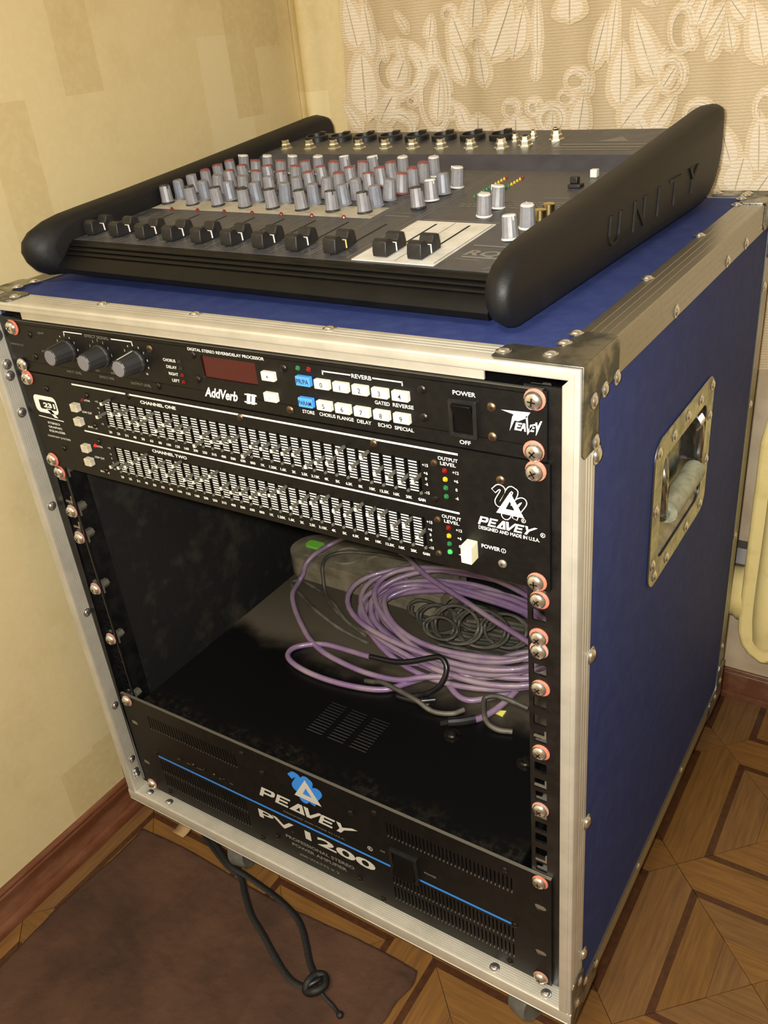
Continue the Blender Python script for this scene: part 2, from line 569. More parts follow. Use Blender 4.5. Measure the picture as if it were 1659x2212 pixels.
def strokes(mb, pts, w, y=-0.15):
    mb.mark()
    for (a, b), (c, d) in zip(pts, pts[1:]):
        L = math.hypot(c - a, d - b) or 1
        nx, nz = -(d - b) / L * w / 2, (c - a) / L * w / 2
        ex, ez = (c - a) / L * w * 0.25, (d - b) / L * w * 0.25
        y -= 0.0016
        mb.add([(a - ex + nx, y, b - ez + nz), (a - ex - nx, y, b - ez - nz), (c + ex - nx, y, d + ez - nz), (c + ex + nx, y, d + ez + nz)], [(0, 1, 2, 3)])

# ------------------------------------------------------------------ the room
WX, WY, WR, WF, CZ = -328.0, 551.0, 2600.0, -2700.0, 1921.0     # left wall, back wall, far right, behind the camera, ceiling
fl = struct('floor', MB().box(WX - 100, WR + 100, WF - 100, WY + 100, -690, -631.2), M['sub'])
struct('wall_left', MB().box(WX - 100, WX, WF - 100, WY + 100, -690, CZ + 60), M['wall_l'])
struct('wall_back', MB().box(WX, WR + 100, WY, WY + 100, -690, CZ + 60), M['wall_b'])
struct('wall_right', MB().box(WR, WR + 100, WF - 100, WY, -690, CZ + 60), M['wall_l'])
struct('wall_front', MB().box(WX, WR, WF - 100, WF, -690, CZ + 60), M['wall_b'])
struct('ceiling', MB().box(WX, WR, WF, WY, CZ, CZ + 60), M['ceil'])
# whitewashed patch of wall below the window sill height, behind the radiator
struct('trim_1', MB().box(60, WR, WY - 6, WY - 0.2, -590, -60), M['plaster'])
# papered riser boxed into the corner: a soft ridge that runs up the wall
rp = [(-327, WY), (-327, WY - 9), (-316, WY - 13), (-309, WY - 22), (-302, WY - 27), (-294, WY - 24), (-286, WY - 14), (-276, WY - 5), (-262, WY)]
struct('trim_2', MB().prism(rp, -589, CZ, 'xy'), M['wall_b'], smooth=60)

def skirting(pts, a, b, name, plane):
    return struct(name, MB().prism(pts, a, b, plane), M['skirt'], smooth=40)
sk = [(0, 0), (0, 40), (5, 40), (7, 38.5), (7.2, 35.5), (8.6, 34.5), (10, 35), (10.5, 32), (9, 27), (9.5, 22), (12.5, 17), (13.5, 11), (14, 9.8), (18, 9), (20, 6.5), (21, 3), (21, 0)]
skirting([(WX + a, -629 + b) for a, b in sk], WF, WY - 0.3, 'baseboard_left', 'xz')
skirting([(WY - 6.2 - a * 0.62, -629 + b) for a, b in sk], WX + 22, WR - 1, 'baseboard_back', 'yz')

# parquet: dark-inlaid squares with mitred borders, pointed planks between the squares
PT, SQ = 197.0, 152.0
HB = (PT - SQ) / 2
def trap(a, b):
    return [[(a, a), (SQ - a, a), (SQ - b, b), (b, b)], [(SQ - a, a), (SQ - a, SQ - a), (SQ - b, SQ - b), (SQ - b, b)],
            [(SQ - a, SQ - a), (a, SQ - a), (b, SQ - b), (SQ - b, SQ - b)], [(a, SQ - a), (a, a), (b, b), (b, SQ - b)]]
pieces = [('parquet_inlay', p, None) for p in trap(0, 7)]
pieces += [('parquet_plank', p, i % 2) for i, p in enumerate(trap(7, 43))]
q = SQ / 2
c4 = [(43, 43), (SQ - 43, 43), (SQ - 43, SQ - 43), (43, SQ - 43)]
pieces += [('parquet_triangle', [c4[i], c4[(i + 1) % 4], (q, q)], i % 2) for i in range(4)]
pieces += [('parquet_border', [(SQ, 0), (SQ + HB, -HB), (PT, 0), (PT, SQ), (SQ + HB, SQ + HB), (SQ, SQ)], 1),
           ('parquet_border', [(0, SQ), (SQ, SQ), (SQ + HB, SQ + HB), (SQ, PT), (0, PT), (-HB, SQ + HB)], 0)]
def clip(poly, f):
    out = []
    for i, p in enumerate(poly):
        r = poly[i - 1]
        a, b = f(r), f(p)
        if (a < 0) != (b < 0):
            t = a / (a - b)
            out.append((r[0] + (p[0] - r[0]) * t, r[1] + (p[1] - r[1]) * t))
        if b >= 0: out.append(p)
    return out
def shrink(poly, d=0.35):
    cx = sum(p[0] for p in poly) / len(poly); cy = sum(p[1] for p in poly) / len(poly)
    return [(x + (cx - x) * d / max(1, math.hypot(cx - x, cy - y)) * 1.4, y + (cy - y) * d / max(1, math.hypot(cx - x, cy - y)) * 1.4) for x, y in poly]
pm = {}
rnd = random.Random(5)
for i in range(-4, 2):
    for j in range(-3, 3):
        ox, oy = 301 + PT * i, 72 + PT * j
        for k, (nm, poly, gr) in enumerate(pieces):
            w = [(x + ox, y + oy) for x, y in poly]
            cl = clip(clip(w, lambda p: p[0] - (WX + 1)), lambda p: (WY - 7) - p[1])
            if len(cl) < 3: continue
            mt = M['inlay'] if gr is None else WOOD[rnd.randrange(4) * 2 + gr]
            key = k if cl == w else (i, j, k)
            if key not in pm:
                pp = shrink([(x - ox, y - oy) for x, y in cl])
                pm[key] = mesh_of(nm, MB().prism(pp, -632, -629, 'xy'), M['inlay'], (0, 0, -629), smooth=0)
            o = bpy.data.objects.new(nm, pm[key])
            COL.objects.link(o)
            o.parent = fl
            o.location = (ox / 1000, oy / 1000, (rnd.random() - 0.7) * 0.0004)
            o.material_slots[0].link = 'OBJECT'
            o.material_slots[0].material = mt
# plain strip floor beyond the parquet that was laid out above
mbx = MB()
for a, b, c, d in ((700, WR, WF, WY - 8), (WX + 1, 695, WF, -522)):
    mbx.box(a, b, c, d, -631.5, -629.3)
struct('floor_margin', mbx, WOOD[0], fl, smooth=0)

# ------------------------------------------------------------------ flight case
XO, YF, YB, ZT, ZB = 263.0, -12.0, 452.0, 19.0, -556.0
case = root('flight_case', 'blue laminate flight case with aluminium edges and steel corner brackets, open front', 'flight case', (0, 220, -629))
part('top_panel', MB().box(-261.5, 261.5, 1, 450.5, 10, 18), M['blue'], case)
part('bottom_panel', MB().box(-261.5, 261.5, -9, 450.5, -555, -547), M['blue'], case)
part('side_panel', MB().box(-262, -254, -9, 450.5, -546.9, 9.9), M['blue'], case)
part('back_panel', MB().box(-253.9, 253.9, 442, 450, -546.9, 9.9), M['blue'], case)
dish_o = rrect(140, 264, -193, -99, 12)
part('side_panel', MB().plate(rrect(-9, 450.5, -546.9, 9.9, 0.01, 1), [dish_o], 254, 262, 'yz'), M['blue'], case, smooth=20)
part('inner_lining', MB().box(-253.9, -252.4, 12, 440, -546.8, 9.8).box(-252.3, 252.3, 12, 440, 8.2, 9.8).box(-252.3, 252.3, 440, 441.8, -546.8, 8)
     .box(-252.3, 252.3, 12, 440, -546.9, -545.4), M['lining'], case, label='black lining of the case inside')
lin_r = MB().box(252.4, 253.8, 12, 125, -546.8, 9.8).box(252.4, 253.8, 278, 440, -546.8, 9.8).box(252.4, 253.8, 125, 278, -546.8, -215).box(252.4, 253.8, 125, 278, -80, 9.8)
part('inner_lining', lin_r, M['lining'], case)

def lprof(L=23.0):
    g_ = (7.0, 12.0, 17.0)
    pa = [(1.6, 0)]
    for x in g_: pa += [(x - 0.5, 0), (x - 0.3, 0.3), (x + 0.3, 0.3), (x + 0.5, 0)]
    pa += [(L, 0), (L, 1.0), (1.0, 1.0), (1.0, L), (0, L)]
    for x in reversed(g_): pa += [(0, x + 0.5), (0.3, x + 0.3), (0.3, x - 0.3), (0, x - 0.5)]
    return pa + [(0, 1.6), (0.5, 0.5)]
LP = lprof()
for sx in (1, -1):
    for zc, sg in ((ZT, -1), (ZB, 1)):
        part('edge_extrusion', MB().prism([(sx * (XO - a), zc + sg * b) for a, b in LP], 11.2, YB - 1.2, 'xz'), M['alu'], case, smooth=20)
    part('edge_extrusion', MB().prism([(sx * (XO - a), YB - b) for a, b in LP], ZB + 1.2, ZT - 1.2, 'xy'), M['alu'], case, smooth=20)
for zc, sg in ((ZT, -1), (ZB, 1)):
    part('edge_extrusion', MB().prism([(YB - a, zc + sg * b) for a, b in LP], -XO + 1.2, XO - 1.2, 'yz'), M['alu'], case, smooth=20)

def fprof(d, ribs=0):
    """front frame section as (u inward from the outside, y)"""
    p = [(0, 11)]
    for y in (6.0, 2.0, -2.0): p += [(0, y + 0.5), (0.5, y + 0.4), (0.5, y - 0.4), (0, y - 0.5)]
    p += [(0, -9.6), (0.7, -11.3), (2.0, -12), (2.6, -12), (2.9, -11.2), (3.5, -11.2), (3.8, -12), (d - 1.6, -12), (d - 0.5, -11.5), (d, -10.2)]
    for k in range(ribs):
        y = -9.0 + k * 2.1
        p += [(d, y - 0.4), (d - 0.45, y - 0.3), (d - 0.45, y + 0.3), (d, y + 0.4)]
    return p + [(d, 7), (d - 1.1, 7), (d - 1.1, -10.6), (1, -10.6), (1, 11)]
fp = fprof(11, 7)
ft = fprof(7.5)
part('front_frame', MB().prism([(y, ZT - u) for u, y in ft], -XO, XO, 'yz', lambda p, q, e: (1 - 2 * e) * (ZT - q)), M['lip'], case, smooth=25, label='bright aluminium front lip along the top')
for sx in (1, -1):
    part('front_frame', MB().prism([(sx * (XO - u), y) for u, y in fp], ZB + 16.2, ZT, 'xy', lambda p, q, e: -e * (XO - abs(p))), M['lip'], case, smooth=25)
part('front_frame', MB().prism([(y, ZB + u) for u, y in fprof(16, 7)], -XO, XO, 'yz'), M['lip'], case, smooth=25, label='ribbed aluminium front lip along the bottom')
part('channel_strip', MB().box(-206, 204, -6, -4.6, 4.2, 12).box(-206, 204, -4.6, 8, 8.6, 9.9), M['lip'], case)

# corner brackets: three L-shaped leaves each
def lbr(c0, s0, c1, s1, L=54, wd=23.5, r=3):
    pts = [(0, 0), (L - r, 0), (L, r), (L, wd - 4), (L - 4, wd), (wd + 4, wd), (wd, wd + 4), (wd, L - 4), (wd - 4, L), (r, L), (0, L - r)]
    return [(c0 + s0 * a, c1 + s1 * b) for a, b in pts]
for sx in (1, -1):
    for yc, sy in ((YF + 1.0, 1), (YB + 0.9, -1)):
        for zc, sz in ((ZT, -1), (ZB, 1)):
            mb = MB()
            mb.prism(lbr(sx * (XO + 0.9), -sx, yc, sy), zc, zc - sz * 1.1, 'xy')
            mb.prism(lbr(yc, sy, zc - sz * 1.1, sz), sx * XO, sx * (XO + 1.1), 'yz')
            if sy < 0:
                mb.prism(lbr(sx * (XO + 0.9), -sx, zc - sz * 1.1, sz), YB, YB + 1.1, 'xz')
            part('corner_bracket', mb, M['zinc'], case, smooth=20, bev=0.35)

rivet_me = mesh_of('rivet', MB().lathe([(4.3, 0), (4.6, 0.5), (4.2, 0.7), (3.3, 0.8), (3.1, 1.2), (2.5, 1.7), (1.5, 2.0), (0.4, 2.15)], n=18), M['chrome'])
bolt_me = mesh_of('rail_bolt', MB().lathe([(5.8, 0), (6.2, 0.4), (5.8, 0.8), (4.3, 0.9), (4.3, 1.6), (3.6, 2.3), (2.2, 2.8), (0.6, 3.0)], n=18), M['chrome'])
RX, RL = (0, PI / 2, 0), (0, -PI / 2, 0)
# lid rivets
for x, y in ((240, 38), (240, 21), (240, 2), (214, -1)):
    put('rivet', rivet_me, case, (x, y, 20.1))
    put('rivet', rivet_me, case, (-x, y, 20.1))
for x, y in ((240, 430), (240, 415), (240, 438), (214, 438)):
    for s in (1, -1): put('rivet', rivet_me, case, (s * x, y, 20.1))
for y in (159, 282, 395):
    for s in (1, -1): put('rivet', rivet_me, case, (s * 241, y, 19))
for x in (-120, -25, 90): put('rivet', rivet_me, case, (x, 7, 18.9))
# right-hand side rivets
for y, z in ((39, -3.5), (20, -3.5), (4, -4), (8, -30), (41, -538), (16, -528), (3, -511), (-2, -534), (420, -3.5), (438, -20), (438, -527), (420, -538)):
    for s in (1, -1): put('rivet', rivet_me, case, (s * 264.1, y, z), RX if s > 0 else RL)
for y in (153, 283, 340):
    for s in (1, -1): put('rivet', rivet_me, case, (s * 263, y, 0.5), RX if s > 0 else RL)
for y in (153, 291):
    for s in (1, -1): put('rivet', rivet_me, case, (s * 263, y, -538.5), RX if s > 0 else RL)
for z in (-60, -176, -326, -474):
    for s in (1, -1): put('rivet', rivet_me, case, (s * 263, 434, z), RX if s > 0 else RL)
for z in (-40, -183, -336, -489):
    for s in (1, -1): put('rail_bolt', bolt_me, case, (s * 263, 12.5, z), RX if s > 0 else RL)
for x in (-236, -206, 190, 238): put('rivet', rivet_me, case, (x, -4, -540))
for z in (-497, -515): put('rivet', rivet_me, case, (-252, -3, z), RX)
for z in (-13, -50, -84): put('rivet', rivet_me, case, (-252, -3, z), RX)

# sprung handle in its pressed dish
hp = part('handle_plate', MB().plate(rrect(126, 277, -208, -85, 15), [rrect(146, 258, -190, -104, 10)], 262.1, 263.8, 'yz'), M['handle'], case, bev=0.6, smooth=30)
o1, o2 = rrect(144, 260, -192, -102, 11), rrect(154, 250, -178, -116, 8)
n_ = len(o1)
dm = MB()
dm.add([(263, a, b) for a, b in o1] + [(249, a, b) for a, b in o2], [(i, (i + 1) % n_, n_ + (i + 1) % n_, n_ + i) for i in range(n_)] + [tuple(n_ + i for i in t) for t in tessellate_polygon([[Vector((a, b, 0)) for a, b in o2]])])
part('handle_dish', dm, M['handle'], case, smooth=50)
part('handle_grip', MB().tube([(262, 166, -158), (262, 242, -158)], 9, 14, sub=1), M['grip'], case, label='grey grip of the carrying handle')
part('handle_bail', MB().tube([(256, 170, -112), (261, 158, -120), (262, 156, -150), (262, 160, -158), (262, 200, -158), (262, 248, -158), (262, 252, -150), (261, 250, -120), (256, 238, -112)], 3.6, 10), M['handle'], case)
for y, z in ((134, -94), (168, -95), (202, -93.5), (236, -94), (269, -94), (268, -120), (134, -140), (269, -160), (134, -186), (140, -199), (170, -200), (222, -200), (262, -199)):
    put('rivet', rivet_me, case, (263.7, y, z), RX)
sp_ = MB()
for k in range(5): sp_.tube([(262, 238 + k * 2.2, -121), (262 + 3, 239 + k * 2.2, -116), (262, 240 + k * 2.2, -111)], 1.0, 6, sub=3)
part('handle_spring', sp_, M['chrome'], case)

# rack rails, cage nuts and screws
for s in (1, -1):
    holes = []
    for u in range(12):
        for d in (6.35, 22.2, 38.1):
            zc = -(u * 44.45 + d)
            holes.append(rrect(min(s * 226.8, s * 236.2), max(s * 226.8, s * 236.2), zc - 4.7, zc + 4.7, 0.8, 2))
    mb = MB().plate(rrect(min(s * 223.6, s * 252.2), max(s * 223.6, s * 252.2), -534, 1, 0.01, 1), holes, 3.2, 5.2, 'xz')
    mb.box(min(s * 250.4, s * 252.2), max(s * 250.4, s * 252.2), 5.2, 42, -534, 1)
    part('rack_rail', mb, M['rail'], case, smooth=20, bev=0.25, seg=1)
    for z in (-15, -40, -178, -300, -420, -521):
        put('rivet', rivet_me, case, (s * 252.2, -2.5 if z != -300 else -1, z), RL if s > 0 else RX)

screw_me = mesh_of('rack_screw', MB().lathe([(5.2, 0), (5.6, 0.8), (5.2, 2.0), (4.2, 3.0), (2.6, 3.7), (0.8, 3.9)], axis='y', n=20).lathe([(2.4, -14), (2.4, 0)], axis='y', n=10), M['chrome'])
wash_me = mesh_of('washer', MB().lathe([(5.0, -0.72), (6.5, -0.7), (6.6, 0.1), (6.0, 0.5), (4.6, 0.55)], axis='y', n=20), M['washer'])
wash2_me = mesh_of('washer', MB().lathe([(5.0, -0.72), (6.5, -0.7), (6.6, 0.1), (6.0, 0.5), (4.6, 0.55)], axis='y', n=20), M['washer_d'])
rec_me = mesh_of('drive_recess', MB().box(-2.4, 2.4, -3.95, -3.0, -0.45, 0.45).box(-0.45, 0.45, -3.95, -3.0, -2.4, 2.4), M['dark_screw'], smooth=0)
nut_me = mesh_of('cage_nut', MB().box(-5.6, 5.6, 5.4, 8.5, -6.4, 6.4).lathe([(4.2, -17), (4.4, -8)], axis='y', n=6), M['bare'], smooth=20)
hr = random.Random(3)
def rack_screw(x, z, y, style):
    o = put('rack_screw', screw_me, case, (x, y - 1.0, z), (hr.uniform(-.015, .015), hr.uniform(-1, 1), 0))
    if style: sub('washer', wash_me if style == 1 else wash2_me, o, (hr.uniform(.1, 1.0), 0, hr.uniform(.0, .9)), label='red fibre washer' if style == 1 else None)
    sub('drive_recess', rec_me, o)
    put('cage_nut', nut_me, case, (x - math.copysign(0, x), 0, z))
for z, y, st in ((-6.35, 0, 1), (-38.1, 0, 1), (-50.8, 0, 1), (-127, 0, 1), (-142.6, 3.2, 1), (-172.6, 3.2, 1), (-183.2, 3.2, 2), (-214.2, 3.2, 1), (-273, 3.2, 1), (-330, 3.2, 2), (-406.4, 0, 1), (-527, 0, 2)):
    rack_screw(231.6, z, y, st)
for z, y, st in ((-6.35, 0, 1), (-38.1, 0, 0), (-50.8, 0, 1), (-127, 0, 1), (-141, 3.2, 1), (-181.5, 3.2, 2), (-210.3, 3.2, 2), (-268, 3.2, 2), (-329, 3.2, 2), (-406.4, 0, 2), (-527, 0, 2)):
    rack_screw(-231.2, z, y, st)
# loose cage-nut clips in empty holes
clip_me = mesh_of('cage_clip', MB().box(-4.6, 4.6, 2.9, 4.2, -4.6, -3.0).box(3.4, 4.6, 2.9, 4.2, -3.0, 2.5), M['bare'], smooth=0)
for z in (-256.4, -303.8, -335.5, -383.1): put('cage_clip', clip_me, case, (231.5, 0, z + 1))
for z in (-145, -168, -195): put('cage_clip', clip_me, case, (-231.5, 0, z))

# castors
wh = mesh_of('wheel', MB().lathe([(18, -9), (23.5, -9.5), (25, -7), (25, 7), (23.5, 9.5), (18, 9), (8, 10)], axis='x', n=26), M['wheel'])
for x, y, a in ((-143, 52, PI + 0.2), (217, 50, PI - 0.3), (-200, 400, 0.2), (200, 400, 0.3)):
    mb = MB().box(-26, 26, -30, 30, -2.5, 0).lathe([(16, -9), (17, -3)], n=18)
    mb.box(-14, -11.5, -6, 32, -52, -8).box(11.5, 14, -6, 32, -52, -8).box(-14, 14, -14, 16, -11, -8)
    mb.lathe([(3.5, -16), (3.5, 16)], (0, 22, -48), 'x', 10)
    me = mesh_of('castor', mb, M['zinc'], smooth=20)
    c = put('castor', me, case, (x, y, -556.2), (0, 0, a))
    w = sub('wheel', wh, c, (0, 22, -47.6))

# ------------------------------------------------------------------ rack units
scr_me = {}
def screw_disc(m, r):
    if (m, r) not in scr_me:
        scr_me[(m, r)] = mesh_of('panel_screw', MB().lathe([(r, 0), (r * 0.97, 0.5), (r * 0.75, 1.2), (r * 0.35, 1.55)], axis='y', n=16), M[m])
    return scr_me[(m, r)]
cross_me = mesh_of('drive_recess', MB().box(-1.1, 1.1, -1.62, -1.2, -0.22, 0.22).box(-0.22, 0.22, -1.62, -1.2, -1.1, 1.1), M['slot'], smooth=0)
def pscrew(parent, x, z, m='rust', r=2.7, y=0.0):
    o = put('panel_screw', screw_disc(m, r), parent, (x, y, z), (0, random.uniform(0, 1.5), 0))
    sub('drive_recess', cross_me, o)
    return o
def led(parent, x, z, m, r=1.3, y=0.0):
    mb = MB().lathe([(r + 0.5, 0), (r + 0.5, 0.35), (r, 0.4), (r, 1.1), (r * 0.7, 1.7), (r * 0.25, 1.9)], (x, y, z), 'y', 12)
    return part('indicator_lamp', mb, M[m], parent)
def ear_slots(zs):
    return [rrect(min(s * 226.2, s * 236.8), max(s * 226.2, s * 236.8), z - 3.3, z + 3.3, 3.2, 4) for z in zs for s in (1, -1)]
def chassis(parent, x, y0, y1, z0, z1, m='panel'):
    return part('chassis', MB().box(-x, x, y0, y1, z0, z1), M[m], parent, bev=0.5)

# --- reverb processor (one unit high)
Z1, Z0 = -0.5, -43.9
rev = root('reverb_processor', 'black one-unit reverb processor with red display and numbered keys, top of the rack', 'audio processor', (0, 100, Z0))
holes = ear_slots((-6.35, -38.1)) + [rrect(-21.5, 28.2, -24.4, -8.2, 0.5, 2)]
part('front_panel', MB().plate(rrect(-241, 238.8, Z0, Z1, 1, 2), holes, 0, 3, 'xz'), M['panel'], rev, smooth=20, bev=0.25, seg=1)
chassis(rev, 216, 3.1, 210, Z0 + 0.8, Z1 - 0.8)
part('panel_edge', MB().box(-238, 236, 0.25, 2.9, Z1 + 0.02, Z1 + 0.3), M['bare'], rev)
part('display_window', MB().box(-21.4, 28.1, 1.2, 2.9, -24.3, -8.3), M['display'], rev, label='dark red display window')
p_ = MB()
text(p_, 'DIGITAL STEREO REVERB/DELAY PROCESSOR', 2.5, -4.2, 2.1, 70)
for s_, x, z, h, w in (('LIMIT', -196, -8.3, 1.8, 8), ('MADE IN U.S.A.', -232, -21, 1.6, 17), ('ACTIVE', -196.5, -23.6, 1.8, 10), ('EFFECT SIGNAL', -128.4, -5, 2.3, 27),
                       ('INPUT LEVEL', -167, -37.9, 2.0, 18), ('EFFECT MIX', -128.4, -37.8, 2.0, 17), ('OUTPUT LEVEL', -90.6, -38.5, 2.0, 22), ('DRY', -137, -33, 1.7, 5), ('WET', -119.5, -33, 1.7, 6)):
    text(p_, s_, x, z, h, w, bold=0.004)
prints('lettering', p_, M['printd'], rev)
p_ = MB()
text(p_, 'DIGITAL STEREO REVERB/DELAY PROCESSOR', 2.5, -4.2, 2.1, 70, y=-0.2)
for s_, z, w in (('CHORUS', -15.2, 12.5), ('DELAY', -20.3, 10.5), ('RIGHT', -25.5, 9.5), ('LEFT', -30.5, 7.5)):
    text(p_, s_, -47.6, z, 2.2, w, align=1.0)
for s_, x, z, w in (('GATED', 129.3, -22.8, 11), ('REVERSE', 144.6, -22.6, 15), ('STORE', 69.2, -37.6, 10), ('CHORUS', 84.8, -37.5, 13), ('FLANGE', 99.2, -37.7, 13), ('DELAY', 113.9, -37.9, 11), ('ECHO', 129.6, -37.9, 10), ('SPECIAL', 143.9, -38, 14)):
    text(p_, s_, x, z, 2.4, w)
text(p_, 'REVERB', 115.5, -7.3, 2.7, 15)
text(p_, 'POWER', 187.4, -8.7, 2.7, 15)
text(p_, 'OFF', 186.5, -40, 2.5, 7.5)
for a, b, c, d in ((85.4, 107, -7, -1), (124, 145.3, -7, 1)):
    strokes(p_, [(a, c), (b, c)], 0.9)
strokes(p_, [(85.4, -6.6), (85.4, -9.2)], 0.8); strokes(p_, [(145.3, -6.6), (145.3, -9.2)], 0.8)
strokes(p_, [(-167, -4.2), (-145, -4.2)], 0.8); strokes(p_, [(-112, -5), (-89.4, -5)], 0.8)
strokes(p_, [(-166.6, -4), (-166.6, -7)], 0.8); strokes(p_, [(-89.8, -5), (-89.8, -8)], 0.8)
for cx in (-167.2, -128.4, -89.6):
    for k in range(11):
        a = math.radians(225 - 27 * k)
        text(p_, str(k) if cx != -128.4 else '|', cx + 12.6 * math.cos(a), -20 + 12.6 * math.sin(a), 1.7, None, bold=0)
text(p_, 'AddVerb', -8, -35.2, 7.0, 31, bold=0.03, shear=0.32)
text(p_, 'II', 19.5, -35.2, 7, 7.5, bold=0.05, shear=0.25)
strokes(p_, [(14.5, -32.2), (25, -32.2)], 1.0); strokes(p_, [(13.3, -38), (24, -38)], 1.0)
prints('lettering', p_, M['print'], rev)
p_ = MB(); p_.whole = 1   # lightning-lettered maker's mark, drawn as angular strokes
poly2(p_, [(211, -15.2), (229, -14.4), (226.5, -18.2), (221.5, -20.8), (219.2, -20.6), (216, -27.5), (217.8, -18.6), (218.8, -17.0)])
for q_ in ([(221.6, -21.6), (226, -21.6), (225.4, -22.6), (223, -22.6), (222.7, -23.4), (225, -23.4), (224.5, -24.3), (222.3, -24.3), (222, -25.4), (224.8, -25.4), (224.2, -26.5), (220.2, -26.5)],
           [(226.6, -21.6), (228.2, -21.6), (228.6, -26.6), (227.4, -26.6), (227.3, -24.9), (226.2, -24.9), (225.2, -26.6), (224.4, -26.6)],
           [(228.6, -16.8), (230, -17), (230.3, -25), (233.6, -21.8), (234.4, -21.8), (229.6, -28.5)],
           [(231.6, -22), (236, -20.6), (235.5, -21.8), (233.4, -22.4), (233.2, -23.1), (235, -23.1), (234.5, -24), (232.8, -24), (232.5, -25), (234.6, -25), (234, -26), (231, -26)],
           [(235.4, -20), (236.6, -19.8), (236.9, -22.4), (239, -18.8), (240.2, -18.6), (236.6, -26.4), (235.6, -28.2), (236, -24.4)]):
    poly2(p_, [((x - 211) * 0.86 + 211, z) for x, z in q_])
prints('maker_mark', p_, M['print'], rev)
def dknob(parent, x, z, a, r=8.6, h=18, line=True):
    k = part('control_knob', MB().lathe([(r + 0.6, 0), (r + 0.6, 1.5), (r - 0.2, 2.2), (r - 1.6, h - 0.8), (r - 2.2, h)], (x, 0, z), 'y', 26, mod=lambda i: 1 if i % 2 else 0.965), M['cap_k'], parent, smooth=18)
    part('knob_face', MB().lathe([(r - 2.6, h), (r - 3, h + 0.35)], (x, 0, z), 'y', 22), M['cap_g'], k)
    c, s = math.cos(a), math.sin(a)
    mb = MB()
    for t0, t1, r0, r1 in ((2.2, h - 0.4, r + 0.1, r - 1.4),):
        w = 0.7
        mb.add([(x + r0 * c - w * s, -t0, z + r0 * s + w * c), (x + r0 * c + w * s, -t0, z + r0 * s - w * c), (x + r1 * c + w * s, -t1, z + r1 * s - w * c), (x + r1 * c - w * s, -t1, z + r1 * s + w * c)], [(0, 1, 2, 3)])
    part('pointer_line', mb, M['printg'], k, smooth=0)
dknob(rev, -167.2, -20, 1.9); dknob(rev, -128.4, -20, 2.7); dknob(rev, -89.6, -20, 1.5)
for x, z, dm_ in ((-71.8, -8.5, 'rust'), (-72, -37.5, 'dark_screw'), (-28.6, -8.4, 'dark_screw'), (-28.6, -26.8, 'dark_screw'), (53.2, -8.8, 'dark_screw'), (53.6, -38.4, 'rust'), (159, -9.8, 'dark_screw'), (159, -27.8, 'dark_screw'), (204.8, -14.6, 'rust'), (204.8, -33.2, 'rust')):
    pscrew(rev, x, z, dm_, 3.0)
for x, z in ((-211.7, -11.1), (-212.5, -30)): pscrew(rev, x, z, 'dark_screw', 2.8)
for i in range(4): led(rev, -43.3, -15 - 5.2 * i, 'led_r' if i > 1 else 'cap_k', 0.9)
led(rev, 65.7, -7.2, 'led_g'); led(rev, 74.6, -7.0, 'led_r')
key_me = {}
def key(parent, x, z, w, h, m, s_, tw, th, tm='ink'):
    k_ = (w, h, m)
    if k_ not in key_me: key_me[k_] = mesh_of('key', MB().box(-w / 2, w / 2, -3.2, 0.5, -h / 2, h / 2), M[m], smooth=0)
    o = put('key', key_me[k_], parent, (x, 0, z))
    md = o.modifiers.new('bevel', 'BEVEL'); md.width = 0.0005; md.segments = 2
    mb = MB()
    text(mb, s_, 0, 0, th, tw, y=-3.3)
    sub('key_legend', mesh_of('key_legend', mb, M[tm], smooth=0), o)
for i in range(5):
    key(rev, 85.2 + 14.8 * i, -15.4, 11.6, 6.4, 'key_w', str(i), None, 3.2)
    key(rev, 84.8 + 14.8 * i, -30.2, 11.6, 6.4, 'key_w', str(i + 5), None, 3.2)
key(rev, 70.2, -15, 11.6, 6.6, 'key_b', 'PR/PA', 10, 3.2); key(rev, 69.8, -30, 11.6, 6.6, 'key_b', 'PARAM', 10.6, 2.9)
key(rev, 40.6, -15.3, 11, 6.4, 'key_w', '+', None, 3.2); key(rev, 39.8, -30.4, 11, 6.4, 'key_w', '-', None, 2.2)
sw = part('rocker_bezel', MB().plate(rrect(177.5, 196, -36, -12, 1.4), [rrect(180, 193.5, -33.5, -14.5, 0.5, 2)], -2.6, 0, 'xz'), M['black'], rev, bev=0.4)
part('rocker_switch', MB().prism([(-1.0, -33.4), (-1.6, -24), (-5.6, -14.6), (0.5, -14.6), (0.5, -33.4)], 180.2, 193.3, 'yz'), M['ribbed'], rev, bev=0.5)

# --- graphic equaliser (two units high)
Z1, Z0 = -44.9, -132.9
eq = root('graphic_equalizer', 'black two-unit graphic equalizer with two rows of thirty-two sliders, under the reverb unit', 'equalizer', (0, 100, Z0))
BX = [-141.6 + 9.483 * i for i in range(32)]
BX[31] = 152.6
holes = ear_slots((-50.8, -127))
CH = ((-58.0, -82.0), (-99.2, -123.2))
for zt, zb in CH:
    for x in BX: holes.append([(x - 0.95, zb), (x + 0.95, zb), (x + 0.95, zt), (x - 0.95, zt)])
part('front_panel', MB().plate(rrect(-241, 240.5, Z0, Z1, 0.8, 2), holes, 0, 3, 'xz'), M['panel'], eq, smooth=20)
chassis(eq, 216, 9, 230, Z0 + 0.8, Z1 - 0.8, 'panel')
for zt, zb in CH: part('slider_well', MB().box(-148, 158, 6.2, 8.9, zb - 2, zt + 2), M['slot'], eq)
p_, pd_ = MB(), MB()
for zt, zb in CH:
    for i in range(31):
        a, b = BX[i] + 1.75, BX[i + 1] - 1.75
        for k in range(11):
            z = zt - 1.6 - k * 2.06
            big = k == 5
            p_.quad(a, b, z - (0.62 if big else 0.42), z + (0.62 if big else 0.42), -0.14)
part('printed_scale', p_, M['print'], eq, smooth=0)
